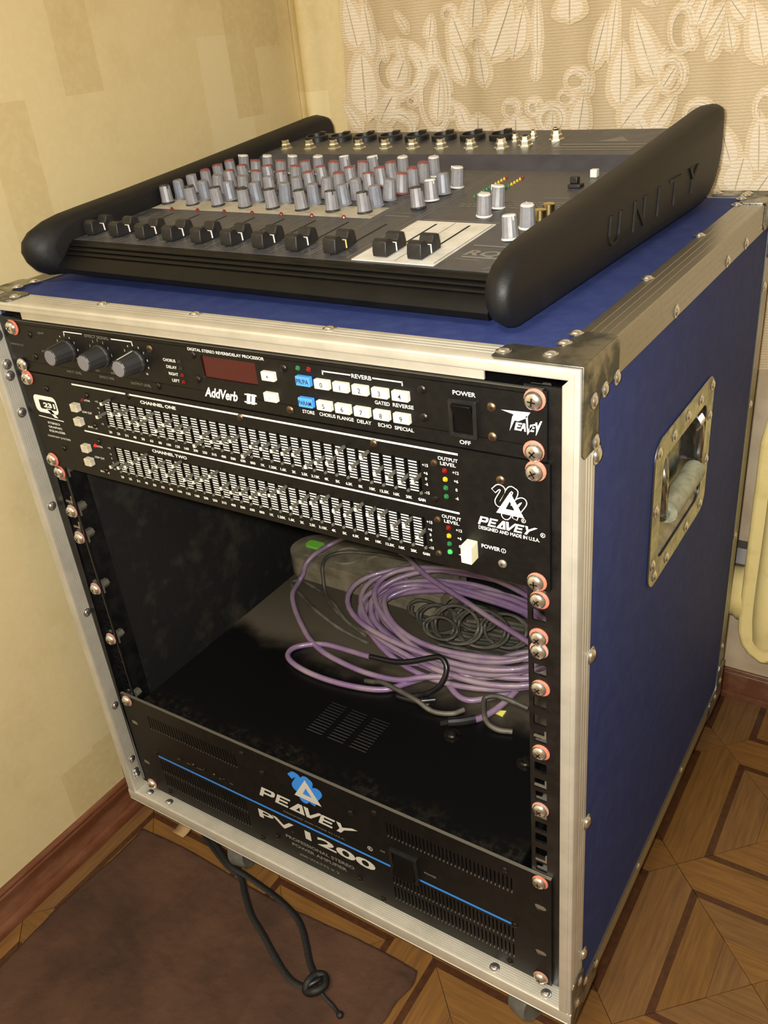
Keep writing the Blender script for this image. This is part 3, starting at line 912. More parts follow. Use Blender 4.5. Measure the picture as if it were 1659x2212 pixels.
fr = ['20', '25', '31', '40', '50', '63', '80', '100', '125', '160', '200', '250', '315', '400', '500', '630', '800', '1K', '1.25K', '1.6K', '2K', '2.5K', '3.15K', '4K', '5K', '6.3K', '8K', '10K', '12.5K', '16K', '20K', 'GAIN']
p_ = MB()
for lz in (-86.2, -127.3):
    for i, s_ in enumerate(fr):
        text(p_, s_, BX[i], lz, 1.95, {1: 1.6, 2: 3.6, 3: 4.8, 4: 5.4, 5: 7.2}[len(s_)], bold=0.03)
for oz in (0, -41.2):
    for s_, dz in (('+15', -60.6), ('+6', -66.2), ('0', -70.2), ('-6', -74), ('-15', -80.2)):
        text(p_, s_, 157, dz + oz, 2.0, None, bold=0.02)
        text(p_, s_, -149.2, dz + oz, 1.6, None, bold=0.0)
    text(p_, 'OUTPUT', 173.6, -53.6 + oz, 2.3, 14); text(p_, 'LEVEL', 173.6, -57 + oz, 2.3, 11)
    for s_, dz in (('+12', -61.9), ('+6', -67.8), ('0', -73.8), ('-6', -79.8)):
        text(p_, s_, 178.6, dz + oz, 2.0, None, bold=0.02)
    text(p_, 'LOW CUT', -165, -72.5 + oz, 1.8, 12); text(p_, 'BYPASS', -163, -85.5 + oz, 1.7, 11); text(p_, 'ACTIVE', -161.5, -61.5 + oz, 1.5, 8)
strokes(p_, [(-174.6, -49), (180.6, -49)], 1.35); strokes(p_, [(-174.8, -90.3), (179.4, -90.3)], 1.35)
text(p_, 'CHANNEL ONE', -77.4, -53.4, 2.5, 38, bold=0.03); text(p_, 'CHANNEL TWO', -77.4, -94.8, 2.5, 38, bold=0.03)
text(p_, 'DESIGNED AND MADE IN U.S.A.', 213.4, -96.9, 2.4, 41, bold=0.016); text(p_, 'POWER', 200.8, -110.2, 2.7, 13, bold=0.02)
text(p_, 'STEREO', -214.5, -90, 1.9, 16); text(p_, 'GRAPHIC', -214, -93.8, 1.9, 18); text(p_, 'EQUALIZER', -213, -97.6, 1.9, 21); text(p_, 'CONSTANT Q FILTERS', -213, -103, 1.6, 30, bold=0)
strokes(p_, [(-232, -85), (-200, -86)], 0.8)
prints('lettering', p_, M['print'], eq)
p_ = MB()   # Q mark with 231 in its bowl
def ring2(mb, outer, inner):
    t = tessellate_polygon([[Vector((a, b, 0)) for a, b in outer], [Vector((a, b, 0)) for a, b in inner]])
    mb.add([(a, -0.15, b) for a, b in outer + inner], [tuple(i) for i in t])
ring2(p_, rrect(-232.5, -203, -81, -65, 4.6, 5), rrect(-226, -204.8, -77.4, -69, 1.6, 3))
poly2(p_, [(-219, -76.6), (-213.5, -76.6), (-206, -84), (-210.5, -84)])
text(p_, '231', -213.6, -73.3, 4.0, 15, bold=0.05)
prints('model_mark', p_, M['print'], eq)
def delta_mark(mb, cx, z0, w, h, y=-0.15):
    mb.mark()
    """open triangle with the heavy left leg"""
    P = lambda a, b: (cx + a * w, z0 + b * h)
    o_ = [P(-0.5, 0), P(0.5, 0), P(0.02, 1)]
    i_ = [P(-0.16, 0.24), P(0.17, 0.24), P(0.0, 0.60)]
    t = tessellate_polygon([[Vector((a, b, 0)) for a, b in o_], [Vector((a, b, 0)) for a, b in i_]])
    mb.add([(a, y, b) for a, b in o_ + i_], [tuple(i) for i in t])
def wave_pts(cx, z0, w, h):
    return [(cx + a * w, z0 + b * h) for a, b in ((-0.52, 0.86), (-0.36, 1.02), (-0.22, 0.9), (-0.42, 0.42), (-0.30, 0.34), (0.0, 0.98), (0.16, 1.0), (0.2, 0.86), (-0.06, 0.2), (-0.2, -0.1), (-0.08, -0.14), (0.2, 0.46), (0.42, 0.66), (0.5, 0.54), (0.26, 0.1), (0.18, -0.14))]
def wordmark(mb, x0, z0, w, h, y=-0.15, sh=0.35):
    mb.mark()
    """wide slanted capitals P E A V E Y, A as a delta sharing its edge with V"""
    def put_(polys, ox, cw):
        for pl in polys:
            pts = [(x0 + (ox + a * cw) * w + sh * b * h, z0 + b * h) for a, b in pl[0]]
            loops = [[Vector((a, b, 0)) for a, b in pts]]
            for hl in pl[1:]:
                ph = [(x0 + (ox + a * cw) * w + sh * b * h, z0 + b * h) for a, b in hl]
                pts = pts + ph
                loops.append([Vector((a, b, 0)) for a, b in ph])
            mb.add([(a, y, b) for a, b in pts], [tuple(i) for i in tessellate_polygon(loops)])
    Pp = [[[(0, 0), (.26, 0), (.26, .34), (.86, .34), (1, .48), (1, .86), (.86, 1), (0, 1)], [(.26, .56), (.26, .80), (.74, .80), (.74, .56)]]]
    Ee = [[[(0, 0), (1, 0), (1, .2), (.26, .2), (.26, .4), (.9, .4), (.9, .6), (.26, .6), (.26, .8), (1, .8), (1, 1), (0, 1)]]]
    Aa = [[[(-.1, 0), (.98, 0), (.62, 1), (.34, 1)], [(.34, .2), (.62, .2), (.5, .64)]]]
    Vv = [[[(.0, 1), (.28, 1), (.52, .3), (.92, 1), (1.16, 1), (.62, 0), (.36, 0)]]]
    Yy = [[[(.0, 1), (.28, 1), (.46, .62), (1.0, 1), (1.34, 1), (.62, .42), (.5, 0), (.22, 0), (.34, .42)]]]
    for gl, ox, cw in ((Pp, 0, .155), (Ee, .175, .14), (Aa, .345, .155), (Vv, .455, .17), (Ee, .64, .14), (Yy, .79, .16)):
        put_(gl, ox, cw)
def circle_r(mb, x, z, r, s_='R'):
    mb.mark()
    o_ = [(x + r * math.cos(2 * PI * k / 18), z + r * math.sin(2 * PI * k / 18)) for k in range(18)]
    i_ = [(x + r * .78 * math.cos(2 * PI * k / 18), z + r * .78 * math.sin(2 * PI * k / 18)) for k in range(18)]
    ring2(mb, o_, i_)
    text(mb, s_, x, z, r * 0.95, None)
p_ = MB()
wv = wave_pts(214.6, -82.6, 19, 16.5)
strokes(p_, smooth2(wv), 3.8, y=-0.11)
delta_mark(p_, 214.9, -83.6, 18.5, 16, y=-0.36)
wordmark(p_, 192.6, -94.6, 38, 6.0, y=-0.38)
circle_r(p_, 223.6, -85.6, 1.5); circle_r(p_, 236, -92.8, 1.6); circle_r(p_, 209.6, -110.4, 1.7, 'I')
prints('maker_mark', p_, M['print'], eq)
p_ = MB()
strokes(p_, smooth2(wv), 2.7, y=-0.135)
prints('maker_mark_shade', p_, M['panel'], eq)
# sliders
L1 = [-71.6, -59, -66.5, -64.9, -70.4, -70.5, -63.5, -72.9, -66.5, -69.4, -69.3, -79, -70.1, -72.4, -71.3, -68.7, -79.2, -69.8, -69.8, -69.9, -70.2, -69.3, -76.8, -72.1, -70.6, -60.5, -70.4, -60.8, -70.9, -72.1, -73.2, -70.9]
L2 = [-116, -115.1, -112.5, -107, -101.6, -110.9, -104.9, -110.8, -101.1, -110.9, -111.3, -107.4, -102.5, -110.8, -112.2, -111.2, -112.3, -107.6, -106.7, -101.8, -112.7, -105.9, -104.7, -101.6, -106.9, -108.2, -101.5, -103.4, -103.1, -109.1, -104.9, -111.8]
lev = mesh_of('slider_lever', MB().box(-0.7, 0.7, -9.0, 6, -1.0, 1.0), M['lever'], smooth=0)
tip = mesh_of('lever_tip', MB().box(-1.0, 1.0, -9.6, -9.0, -1.25, 1.25).box(-1.0, 1.0, -9.0, -7.6, -1.35, -1.0), M['levt'], smooth=0)
foot = mesh_of('slot_foot', MB().lathe([(1.15, -1), (1.25, 0.3), (0.9, 1.0), (0.3, 1.2)], axis='y', n=10), M['lever'])
for Ls, (zt, zb) in ((L1, CH[0]), (L2, CH[1])):
    for i, x in enumerate(BX):
        o = put('slider_lever', lev, eq, (x, 0, Ls[i] + 2.2))
        sub('lever_tip', tip, o)
        put('slot_foot', foot, eq, (x, 0, zb + 0.6))
btn = mesh_of('push_button', MB().box(-3.9, 3.9, -5.2, 0.3, -3.4, 3.4), M['dirty'], smooth=0)
for x, z in ((-175, -68.4), (-175.6, -81.2), (-176.2, -105.6), (-177, -118.4)):
    o = put('push_button', btn, eq, (x, 0, z))
    md = o.modifiers.new('bevel', 'BEVEL'); md.width = 0.0007; md.segments = 2
part('power_button', MB().box(184, 191.6, -9.2, 0.3, -120.6, -107.8), M['ivory'], eq, bev=0.5, label='tall ivory power button')
for oz in (0, -41.0):
    for m_, dz in (('led_r', -61.8), ('led_y', -67.8), ('led_g', -73.8), ('led_gl' if oz else 'led_g', -79.9)):
        led(eq, 171, dz + oz, m_, 1.25)
    led(eq, -166, -61.5 + oz, 'led_rl' if oz else 'led_r', 1.1)
for x, z, m_, r in ((209.2, -60.8, 'rust', 3), (208.6, -120.2, 'bare', 3), (163.7, -57.8, 'rust', 2.5), (162.8, -83.3, 'dark_screw', 2.5), (163.2, -98.5, 'rust', 2.5), (162.4, -124.3, 'rust', 2.5), (119.6, -51.8, 'rust', 2.8), (6.3, -50.8, 'rust', 2.8), (-109.3, -50.6, 'dark_screw', 2.8), (-211, -58, 'dark_screw', 2.8), (-211, -113, 'dark_screw', 2.8), (-160, -57, 'dark_screw', 2.5), (-160, -83.5, 'dark_screw', 2.5), (-161, -98, 'dark_screw', 2.5), (-161, -125, 'dark_screw', 2.5)):
    pscrew(eq, x, z, m_, r)

# --- power amplifier (three units high)
Z1, Z0 = -400.6, -532.9
amp = root('power_amplifier', 'black three-unit power amplifier with a blue stripe and vent slits, bottom of the rack', 'amplifier', (0, 150, Z0))
holes = ear_slots((-406.4, -438.1, -495.3, -527))
for k in range(33):
    for za, zb in ((-417.5, -435.5), (-479, -497), (-500.5, -518.5)):
        for x in (88.9 + 3.69 * k, -204.6 + 3.69 * k):
            if za == -417.5 and 84 < x < 86: continue
            holes.append([(x - 0.65, zb), (x + 0.65, zb), (x + 0.65, za), (x - 0.65, za)])
part('front_panel', MB().plate(rrect(-241, 241, Z0, Z1, 0.8, 2), holes, 0, 3, 'xz'), M['panel'], amp, smooth=20)
part('panel_edge', MB().box(-240.5, 240.5, 0.15, 2.9, Z1 + 0.02, Z1 + 0.35), M['bare'], amp)
sl_ = MB()
for k in range(33):
    for zb in (-435.5, -497, -518.5):
        for x in (88.9 + 3.69 * k, -204.6 + 3.69 * k): sl_.box(x - 0.6, x + 0.6, 0.1, 2.9, zb + 0.02, zb + 0.75)
part('slit_edge', sl_, M['bare'], amp, smooth=0, kind='stuff')
for z in (-438.1, -495.3):
    for s in (1, -1):
        part('ear_slot', MB().prism(rrect(min(s * 226.4, s * 236.6), max(s * 226.4, s * 236.6), z - 3.1, z + 3.1, 3.0, 4), 1.0, 2.9, 'xz'), M['bare'], amp, label='bare metal ear slot without a screw')
part('vent_backing', MB().box(-208, -82, 3.1, 3.5, -522, -412).box(84, 212, 3.1, 3.5, -522, -412), M['slot'], amp)
part('chassis', MB().box(-213, 213, 3.6, 300, Z0 + 0.8, -405.0), M['panel'], amp)
holes = []
for x0 in (-33.5, -8.8, 16.8):
    for k in range(12):
        y = 50 + k * 3.8
        holes.append([(x0, y - 0.75), (x0 + 19.4, y - 0.75), (x0 + 19.4, y + 0.75), (x0, y + 0.75)])
part('lid', MB().plate(rrect(-212.5, 212.5, 3.7, 299.5, 0.01, 1), holes, -404.4, -402.8, 'xy'), M['lid'], amp, smooth=20, label='black lid with three blocks of vent slits, dusty at the back')
part('vent_mesh', MB().box(-36, 40, 46, 96, -404.8, -404.45), M['printd'], amp)
for x, y in ((97, 105), (171.6, 104), (54, 133)):
    d_ = part('lid_screw', MB().lathe([(8.2, -402.8), (8.0, -401.6), (5.2, -401.4), (4.8, -400.6), (3.4, -399.6), (1, -399.3)], (x, y, 0), 'z', 20), M['dark_screw'], amp)
    part('drive_recess', MB().box(x - 2, x + 2, y - 0.4, y + 0.4, -399.6, -399.2).box(x - 0.4, x + 0.4, y - 2, y + 2, -399.6, -399.2), M['slot'], d_, smooth=0)
p_ = MB()
strokes(p_, [(-205.5, -474.4), (205, -474.4)], 2.6)
poly_w = wave_pts(0.5, -433.5, 31, 25)
strokes(p_, smooth2(poly_w), 6.4, y=-0.13)
prints('blue_print', p_, M['pblue'], amp)
p_ = MB()
delta_mark(p_, 1.0, -435.6, 31.5, 26.5, y=-0.36)
wordmark(p_, -62.5, -459.6, 112, 13.2, y=-0.38, sh=0.4)
text(p_, 'PV', -47, -487.6, 11, 45, bold=0.02, y=-0.16); text(p_, '1200', 29, -487.4, 11, 81, bold=0.03, y=-0.16)
circle_r(p_, 66.5, -463.2, 2.8)
prints('maker_mark', p_, M['printg'], amp)
p_ = MB()
text(p_, 'DESIGNED AND MADE IN U.S.A.', 2, -467.5, 2.0, 72, bold=0.0)
text(p_, 'TM', -28, -493.5, 1.2, None, bold=0)
text(p_, 'PROFESSIONAL STEREO', 2.9, -503.3, 4.2, 82, bold=0.02); text(p_, 'POWER AMPLIFIER', 1.5, -511.5, 4.2, 66, bold=0.02); text(p_, '600 WATTS X 2', 0, -522, 3.2, 48, bold=0.01)
text(p_, 'OFF', 80.5, -459, 2, 5.5); text(p_, 'POWER', 129.5, -461, 2.2, 12)
for x, s_, s2 in ((-167, 'SIG', 'LIMIT'), (-137, 'POWER', ''), (-108, 'SIG', 'LIMIT')):
    text(p_, s_, x - 7, -463.8, 1.5, None, bold=0)
    if s2: text(p_, s2, x + 8, -463.8, 1.5, None, bold=0)
prints('lettering', p_, M['printd'], amp)
for x in (-168.5, -136, -108.5): led(amp, x, -460.6, 'dark_screw', 1.4)
for x, z in ((-152, -462), (-123, -462)): pscrew(amp, x, z, 'dark_screw', 2.2)
part('rocker_bezel', MB().plate(rrect(89.5, 118, -479, -447, 1.5), [rrect(92.5, 115, -476, -450, 0.6, 2)], -3.4, 0, 'xz'), M['black'], amp, bev=0.5)
part('rocker_switch', MB().prism([(0.8, -475.8), (-7.5, -475.6), (-3.4, -463), (-1.2, -450.2), (0.8, -450.2)], 92.8, 114.7, 'yz'), M['ribbed'], amp, bev=0.6)
for x, z in ((-74.6, -410.7), (-52.1, -425.5), (50.2, -425.9), (77, -411.9), (-51.2, -513.2), (48.1, -515.8), (73.2, -528.5), (201.3, -411), (208.6, -474.5), (-209, -471), (-73, -527), (-205, -527), (203, -527)):
    pscrew(amp, x, z, 'dark_screw', 3.0)

# ------------------------------------------------------------------ mixing console (turned a touch on the case lid)
psi = math.radians(-1.3)
rz = Matrix.Rotation(psi, 3, 'Z') @ Matrix.Rotation(math.radians(0.573), 3, 'Y')
mix = root('mixing_console', 'black and grey audio mixing console with rubber cheeks, lying on the flight case', 'mixing console', (-13.5, 62.5, 47.5), rot=rz.to_euler())
SL = 0.083
def pz(y): return SL * y
# side cheeks
CK = [(-22, -25), (-31, -20), (-37.5, -12), (-40, -3), (-37, 5.5), (-29, 12), (-14, 17.2), (2, 20), (25, 22), (72, 25.5), (140, 31.5), (210, 38), (272, 44), (325, 49), (345, 51), (360, 51.5), (368, 49), (372, 43), (374, 28), (374, 12), (369, -1), (360, -13), (346, -21), (325, -25)]
def inset(poly, d):
    n = len(poly); out = []
    for i in range(n):
        a, b, c = Vector(poly[i - 1]), Vector(poly[i]), Vector(poly[(i + 1) % n])
        e1, e2 = (b - a).normalized(), (c - b).normalized()
        nn = (Vector((e1.y, -e1.x)) + Vector((e2.y, -e2.x)))
        nn.normalize()
        out.append(tuple(b + nn * d))
    return out
area = sum(CK[i - 1][0] * CK[i][1] - CK[i][0] * CK[i - 1][1] for i in range(len(CK)))
sgn = 1 if area < 0 else -1
for s in (1, -1):
    mb = MB()
    lay = [(199, 3.0), (199.6, 1.6), (201, 0.5), (203.5, 0), (213, 0), (217, 0.5), (220, 1.8), (221.6, 3.4), (222.2, 5.5)]
    n = len(CK)
    vs, fs = [], []
    for x, d in lay:
        q_ = max(0.0, 1 - (x - 199) / 11) ** 1.5          # the nose and top edge fall back towards the inside
        vs += [(s * x, a + 19 * q_ * max(0, (34 - a) / 74), b - (3.4 * q_ if b > 0 else 0)) for a, b in inset(CK, sgn * d)]
    for i in range(len(lay) - 1):
        for k in range(n):
            fs.append((i * n + k, i * n + (k + 1) % n, (i + 1) * n + (k + 1) % n, (i + 1) * n + k))
    last = (len(lay) - 1) * n
    # the outer face bellies out a little
    ic = [(a, b) for a, b in inset(CK, sgn * 12)]
    b0 = len(vs)
    vs += [(s * 223.6, a, b) for a, b in ic]
    for k in range(n): fs.append((last + k, last + (k + 1) % n, b0 + (k + 1) % n, b0 + k))
    tri = tessellate_polygon([[Vector((a, b, 0)) for a, b in ic]])
    fs += [tuple(b0 + i for i in t) for t in tri]
    tri = tessellate_polygon([[Vector((a, b, 0)) for a, b in inset(CK, sgn * 3)]])
    fs += [tuple(t) for t in tri]
    mb.add(vs, fs)
    ck = part('side_cheek', mb, M['rubber'], mix, smooth=60)
    if s > 0:
        for ch_, yc in zip('UNITY', (116, 163, 203, 240, 284)):
            em = MB()
            text(em, ch_, 0, 0, 21, {'I': 3.5, 'U': 21, 'N': 24, 'T': 23, 'Y': 25}[ch_], bold=0.0, shear=0.12, thick=1.6, place=lambda a, b, t, yc=yc: (223.2 + t, yc + a, 0.5 + SL * yc * 0.15 + b))
            part('raised_letter', em, M['rubber'], ck, smooth=0)
# ribbed front extrusion
fr_ = [(3, -0.4), (-2, -0.4), (-3.2, -1.6)]
y, z = -3.2, -1.6
for k in range(3):
    fr_ += [(y - 2.6, z - 0.6), (y - 3.4, z - 1.6), (y - 2.6, z - 2.4)]
    y, z = y - 2.9, z - 2.9
fr_ += [(y - 1.2, z - 0.2), (-18.5, -14.5), (-20.8, -18.5), (-20, -22.5), (-18, -23), (3, -23)]
part('front_extrusion', MB().prism(fr_, -199.5, 199.5, 'yz'), M['ribbed'], mix, smooth=25)
# body and faces of the deck
part('body', MB().prism([(3.2, -23), (330, -23), (333, 35), (246, 27.6), (227, pz(227) - 1), (3.2, pz(3) - 1)], -198.5, 198.5, 'yz'), M['deck'], mix, smooth=0)
def slab(y0, y1, z0, z1, x0=-198.8, x1=198.8, t=0.9):
    return MB().prism([(y0, z0), (y1, z1), (y1, z1 - t), (y0, z0 - t)], x0, x1, 'yz')
part('control_panel', slab(0.6, 227, pz(0.6), pz(227), t=0.8), M['deck'], mix)
part('step_panel', slab(227.2, 246, pz(227), 28.4, t=0.8), M['deck2'], mix)
part('rear_panel', slab(246.2, 333, 28.5, 36, t=0.8), M['deck'], mix)
rs = (36 - 28.5) / (333 - 246.2)
def rp_(y): return 28.5 + rs * (y - 246.2)
for x, y, h in ((-190, 20, 3.2), (190, 20, 7.0), (-190, 320, 3.2), (190, 320, 7.0)):
    hh = (x + 200) / 400 * 3.0
    zb_ = -26.6 - 0.01 * (200 - x) - 1.0
    part('foot', MB().lathe([(9, zb_ + 0.4), (9.5, -22)], (x, y, 0), 'z', 14), M['black'], mix)
def flat(mb, x0, x1, y0, y1, off=0.12):
    mb.add([(x0, y0, pz(y0) + off), (x1, y0, pz(y0) + off), (x1, y1, pz(y1) + off), (x0, y1, pz(y1) + off)], [(0, 1, 2, 3)])
    return mb
part('cream_band', flat(MB(), -207 + 9, 42, 88, 116, 0.1), M['cream'], mix, smooth=0)
part('pale_plate', MB().prism([(3, pz(3)), (88, pz(88)), (88, pz(88) + 0.5), (3, pz(3) + 0.5)], 85, 149, 'yz'), M['white'], mix, smooth=0)
CX = [-192.5 + 31.5 * i for i in range(8)]
pl = MB()
for x in [c + 15.7 for c in CX[:-1]]:
    flat(pl, x - 0.3, x + 0.3, 4, 84)
    flat(pl, x - 0.3, x + 0.3, 118, 224)
for x in (44, 47, 79.5, 83): flat(pl, x - 0.35, x + 0.35, 5, 222)
for c in CX + [63]:
    for k in range(7): flat(pl, c - 4.5, c - 1.5, 10 + k * 10.5, 10.5 + k * 10.5); flat(pl, c + 8, c + 11, 10 + k * 10.5, 10.5 + k * 10.5)
for y in (96, 113, 131, 148, 166, 184):
    for c in CX: flat(pl, c + 7, c + 13, y, y + 1.1)
for y, a, b in ((126, 98, 190), (131, 96, 192), (136, 118, 192), (141, 110, 188), (153, 155, 178)):
    x = a
    while x < b:
        w = random.uniform(3, 8)
        flat(pl, x, min(b, x + w), y, y + 1.5)
        x += w + 1.6
flat(pl, 88, 150, 91, 92.4); flat(pl, 155, 185, 44, 46); flat(pl, 50, 72, 96, 97.5); flat(pl, 52, 74, 104, 105); flat(pl, 155, 172, 30 - 12, 30 - 11.2)
text(pl, 'RQ', 170, 31, 9, 24, bold=0.03, shear=0.25, place=lambda a, b, t: (170 + a, 31 + b, pz(31 + b) + 0.15))
flat(pl, 158, 186, 22, 24.5)
for x0, y0, x1, y1 in ((183, 4, 193, 16),):
    pl.add([(x0, y0, pz(y0) + 0.15), (x0 + 1, y0, pz(y0) + 0.15), (x1 + 1, y1, pz(y1) + 0.15), (x1, y1, pz(y1) + 0.15)], [(0, 1, 2, 3)])
part('printed_lines', pl, M['printd'], mix, smooth=0)
pk = MB()
for x in (104.5, 131.5): flat(pk, x - 0.9, x + 0.9, 20, 82, 0.62)
flat(pk, 117.7, 118.1, 6, 86, 0.6); flat(pk, 147.2, 147.7, 6, 86, 0.6)
pk2 = MB()
for c in CX + [63]: flat(pk2, c + 1 - 0.9, c + 1 + 0.9, 8, 78, 0.13)
part('fader_slot', pk, M['slot'], mix, smooth=0)
part('fader_slot', pk2, M['slot'], mix, smooth=0)
# rear-deck faded print
pr_ = MB()
def rflat(x0, x1, y0, y1): pr_.add([(x0, y0, rp_(y0) + 0.15), (x1, y0, rp_(y0) + 0.15), (x1, y1, rp_(y1) + 0.15), (x0, y1, rp_(y1) + 0.15)], [(0, 1, 2, 3)])
rflat(108, 185, 268, 272); rflat(112, 186, 277, 281); rflat(118, 180, 260, 263); rflat(104.4, 105.4, 250, 320)
pr_.add([(140, 288, rp_(288) + .15), (168, 288, rp_(288) + .15), (156, 306, rp_(306) + .15)], [(0, 1, 2)])
part('printed_lines', pr_, M['printd'], mix, smooth=0)

# rotary knobs
tilt = math.atan(SL)
knob_me, ring_me, cap_me = {}, {}, {}
def rknob(x, y, body, ring, cap):
    if body not in knob_me:
        knob_me[body] = mesh_of('rotary_knob', MB().lathe([(5.6, 1.0), (5.6, 2.4), (5.3, 4), (4.9, 14.6), (4.5, 15.4), (3.4, 15.9)], n=24, mod=lambda i: 1 if i % 2 else 0.95), M[body], smooth=20)
    if ring not in ring_me: ring_me[ring] = mesh_of('knob_skirt', MB().lathe([(6.0, 0.05), (6.1, 0.9), (5.6, 1.4)], n=20), M[ring])
    if cap not in cap_me: cap_me[cap] = mesh_of('knob_cap', MB().lathe([(4.72, 14.9), (4.62, 15.35), (4.0, 16.0), (3.3, 16.15)], n=20).box(-0.4, 0.4, 2, 5.2, 12.5, 16.2), M[cap])
    o = put('rotary_knob', knob_me[body], mix, (x, y, pz(y)), (tilt, 0, random.uniform(-2.2, 2.2)))
    sub('knob_skirt', ring_me[ring], o)
    sub('knob_cap', cap_me[cap], o)
ROWS = [(103, 'knob', 'cap_k', 'cap_k'), (120, 'knob_b', 'cap_g', 'cap_g'), (138, 'knob', 'cap_g', 'cap_g'), (156, 'knob', 'cap_r', 'cap_r'), (174, 'knob', 'cap_r', 'cap_r'), (191, 'knob', 'cap_g', 'cap_r'), (209, 'knob', 'cap_w', 'cap_w')]
for i, x in enumerate(CX):
    for y, b, r_, c in ROWS: rknob(x, y - i * 0.35 + 1.2, b, r_, c)
for x, y, b, r_, c in ((67, 118, 'knob', 'cap_k', 'cap_k'), (67, 138, 'knob', 'cap_w', 'cap_w'), (67.5, 156, 'knob_b', 'cap_g', 'cap_g'), (68, 175.5, 'knob', 'cap_w', 'cap_w'),
                       (130, 106, 'knob', 'cap_w', 'cap_w'), (130, 126, 'knob', 'cap_w', 'cap_w'), (174, 60, 'knob', 'cap_w', 'cap_w'), (174, 85, 'knob', 'cap_w', 'cap_w')):
    rknob(x, y, b, r_, c)
# peak lamps, meter lamps, buttons
def deck_led(x, y, m_, r=1.3):
    part('indicator_lamp', MB().lathe([(r + 0.5, 0), (r + 0.4, 0.5), (r, 0.6), (r, 1.3), (r * .6, 1.9)], (x, y, pz(y)), 'z', 10), M[m_], mix)
for x in CX: deck_led(x - 12 + 1.5, 88, 'led_r')
for x in (98, 112):
    for k in range(12):
        deck_led(x, 150 + 5.0 * k, 'led_g' if k < 7 else ('led_y' if k < 11 else 'led_r'), 0.85)
for x, y in ((176, 101), (176, 115)):
    part('push_button', MB().lathe([(4.2, 0), (4.2, 7.2), (3.6, 7.8)], (x, y, pz(y)), 'z', 18), M['gold'], mix)
part('toggle_switch', MB().box(162, 172, 178, 187, pz(182), pz(182) + 3).box(163, 169, 180, 186, pz(182) + 3, pz(182) + 8), M['fader'], mix, bev=0.8)
part('push_button', MB().box(167, 172.5, 209, 214.5, pz(211), pz(211) + 6), M['white'], mix, bev=0.5)
# fader caps: two humps with a dip and a white line across
fc = [(-12.5, 0.8), (-12.8, 4), (-11.5, 10.4), (-8.5, 11.6), (-5, 11.2), (-2.6, 7.4), (0, 6.6), (2.6, 7.4), (5, 11.2), (8.5, 11.6), (11.5, 10.4), (12.8, 4), (12.5, 0.8)]
fmb = MB().prism(fc, -5.4, 5.4, 'yz').box(-1, 1, -2, 2, -2, 0.9)
fm = mesh_of('fader_cap', fmb, M['fader'], smooth=20)
lw = MB()
lp_ = [(-5.6, 1.2), (-5.6, 6.8), (5.6, 6.8), (5.6, 1.2)]
for (a, b), (c, d) in zip(lp_, lp_[1:]):
    if a == c: lw.box(a - 0.12, a + 0.12, -0.55, 0.55, min(b, d), max(b, d))
    else: lw.box(a, c, -0.55, 0.55, b - 0.12, b + 0.12)
fl_w = mesh_of('fader_line', lw, M['print'], smooth=0)
fl_y = mesh_of('fader_line', lw, M['yellow'], smooth=0)
for x, y, yl in [(c + 1, 22 - (i - 4) * 0.3, 0) for i, c in enumerate(CX)] + [(63, 21, 1), (104.5, 21, 0), (131.5, 21, 0)]:
    o = put('fader_cap', fm, mix, (x, y, pz(y) + (0.5 if x > 100 else 0)), (tilt, 0, 0))
    md = o.modifiers.new('bevel', 'BEVEL'); md.width = 0.0006; md.segments = 2; md.limit_method = 'ANGLE'
    sub('fader_line', fl_y if yl else fl_w, o)
# sockets along the rear deck
jk = mesh_of('jack_socket', MB().lathe([(7.0, 0), (7.0, 1.0), (5.2, 1.2), (5.2, 4.2), (4.2, 5.4), (4.0, 8.0), (3.0, 8.4)], n=6, a0=0.3), M['jack'], smooth=20)
jh = mesh_of('socket_hole', MB().lathe([(2.9, 8.3), (2.7, 8.55)], n=12), M['slot'])
xl = mesh_of('microphone_socket', MB().lathe([(12, 0), (12, 4.2), (11, 5.2), (9.6, 5.2), (9.4, 2.2), (1, 2.0)], n=24).box(-3, 3, 9, 14, 0, 6), M['black'], smooth=30)
jx = [(-184 + 30.6 * i, 268) for i in range(9)] + [(80, 276), (100, 296), (62, 292), (74, 304), (92, 312)]
for i, (x, y) in enumerate(jx):
    o = put('jack_socket', jk, mix, (x, y, rp_(y)), (math.atan(rs), 0, 0))
    if i > 10: o.scale = (0.6, 0.6, 0.8)
    sub('socket_hole', jh, o)
for i in range(8):
    x, y = -170 + 30.6 * i, 302
    put('microphone_socket', xl, mix, (x, y, rp_(y)), (math.atan(rs), 0, 0))

# ------------------------------------------------------------------ cables and the socket strip inside the case
def cable(name, label, pts, r, m, sub_=6, n=8, group=None, closed=False, flat_=None):
    mb = MB().tube(pts, r, n, closed, sub_, flat_)
    mb.v = [(a, b, max(c, LZ + 0.05)) for a, b, c in mb.v]
    lo = Vector((sum(p[0] for p in pts) / len(pts), sum(p[1] for p in pts) / len(pts), min(p[2] for p in pts) - r))
    me = mesh_of(name, mb, m, tuple(lo), smooth=60)
    o = bpy.data.objects.new(name, me)
    COL.objects.link(o)
    o.location = (lo.x / 1000, lo.y / 1000, (lo.z + FZ) / 1000)
    return tag(o, label, 'cable', group)
LZ = -402.7
stp = root('power_strip', 'dusty round-ended power strip with a green switch, behind the purple cable coil', 'power strip', (-120, 288, LZ))
so = []
for k in range(13): a = PI / 2 + PI * k / 12; so.append((-196 + 30 * math.cos(a), 288 + 30 * math.sin(a)))
so += [(0, 258), (0, 318)]
holes = [[(x + 17 * math.cos(2 * PI * k / 20), 288 + 17 * math.sin(2 * PI * k / 20)) for k in range(20)] for x in (-146, -102, -58, -14)]
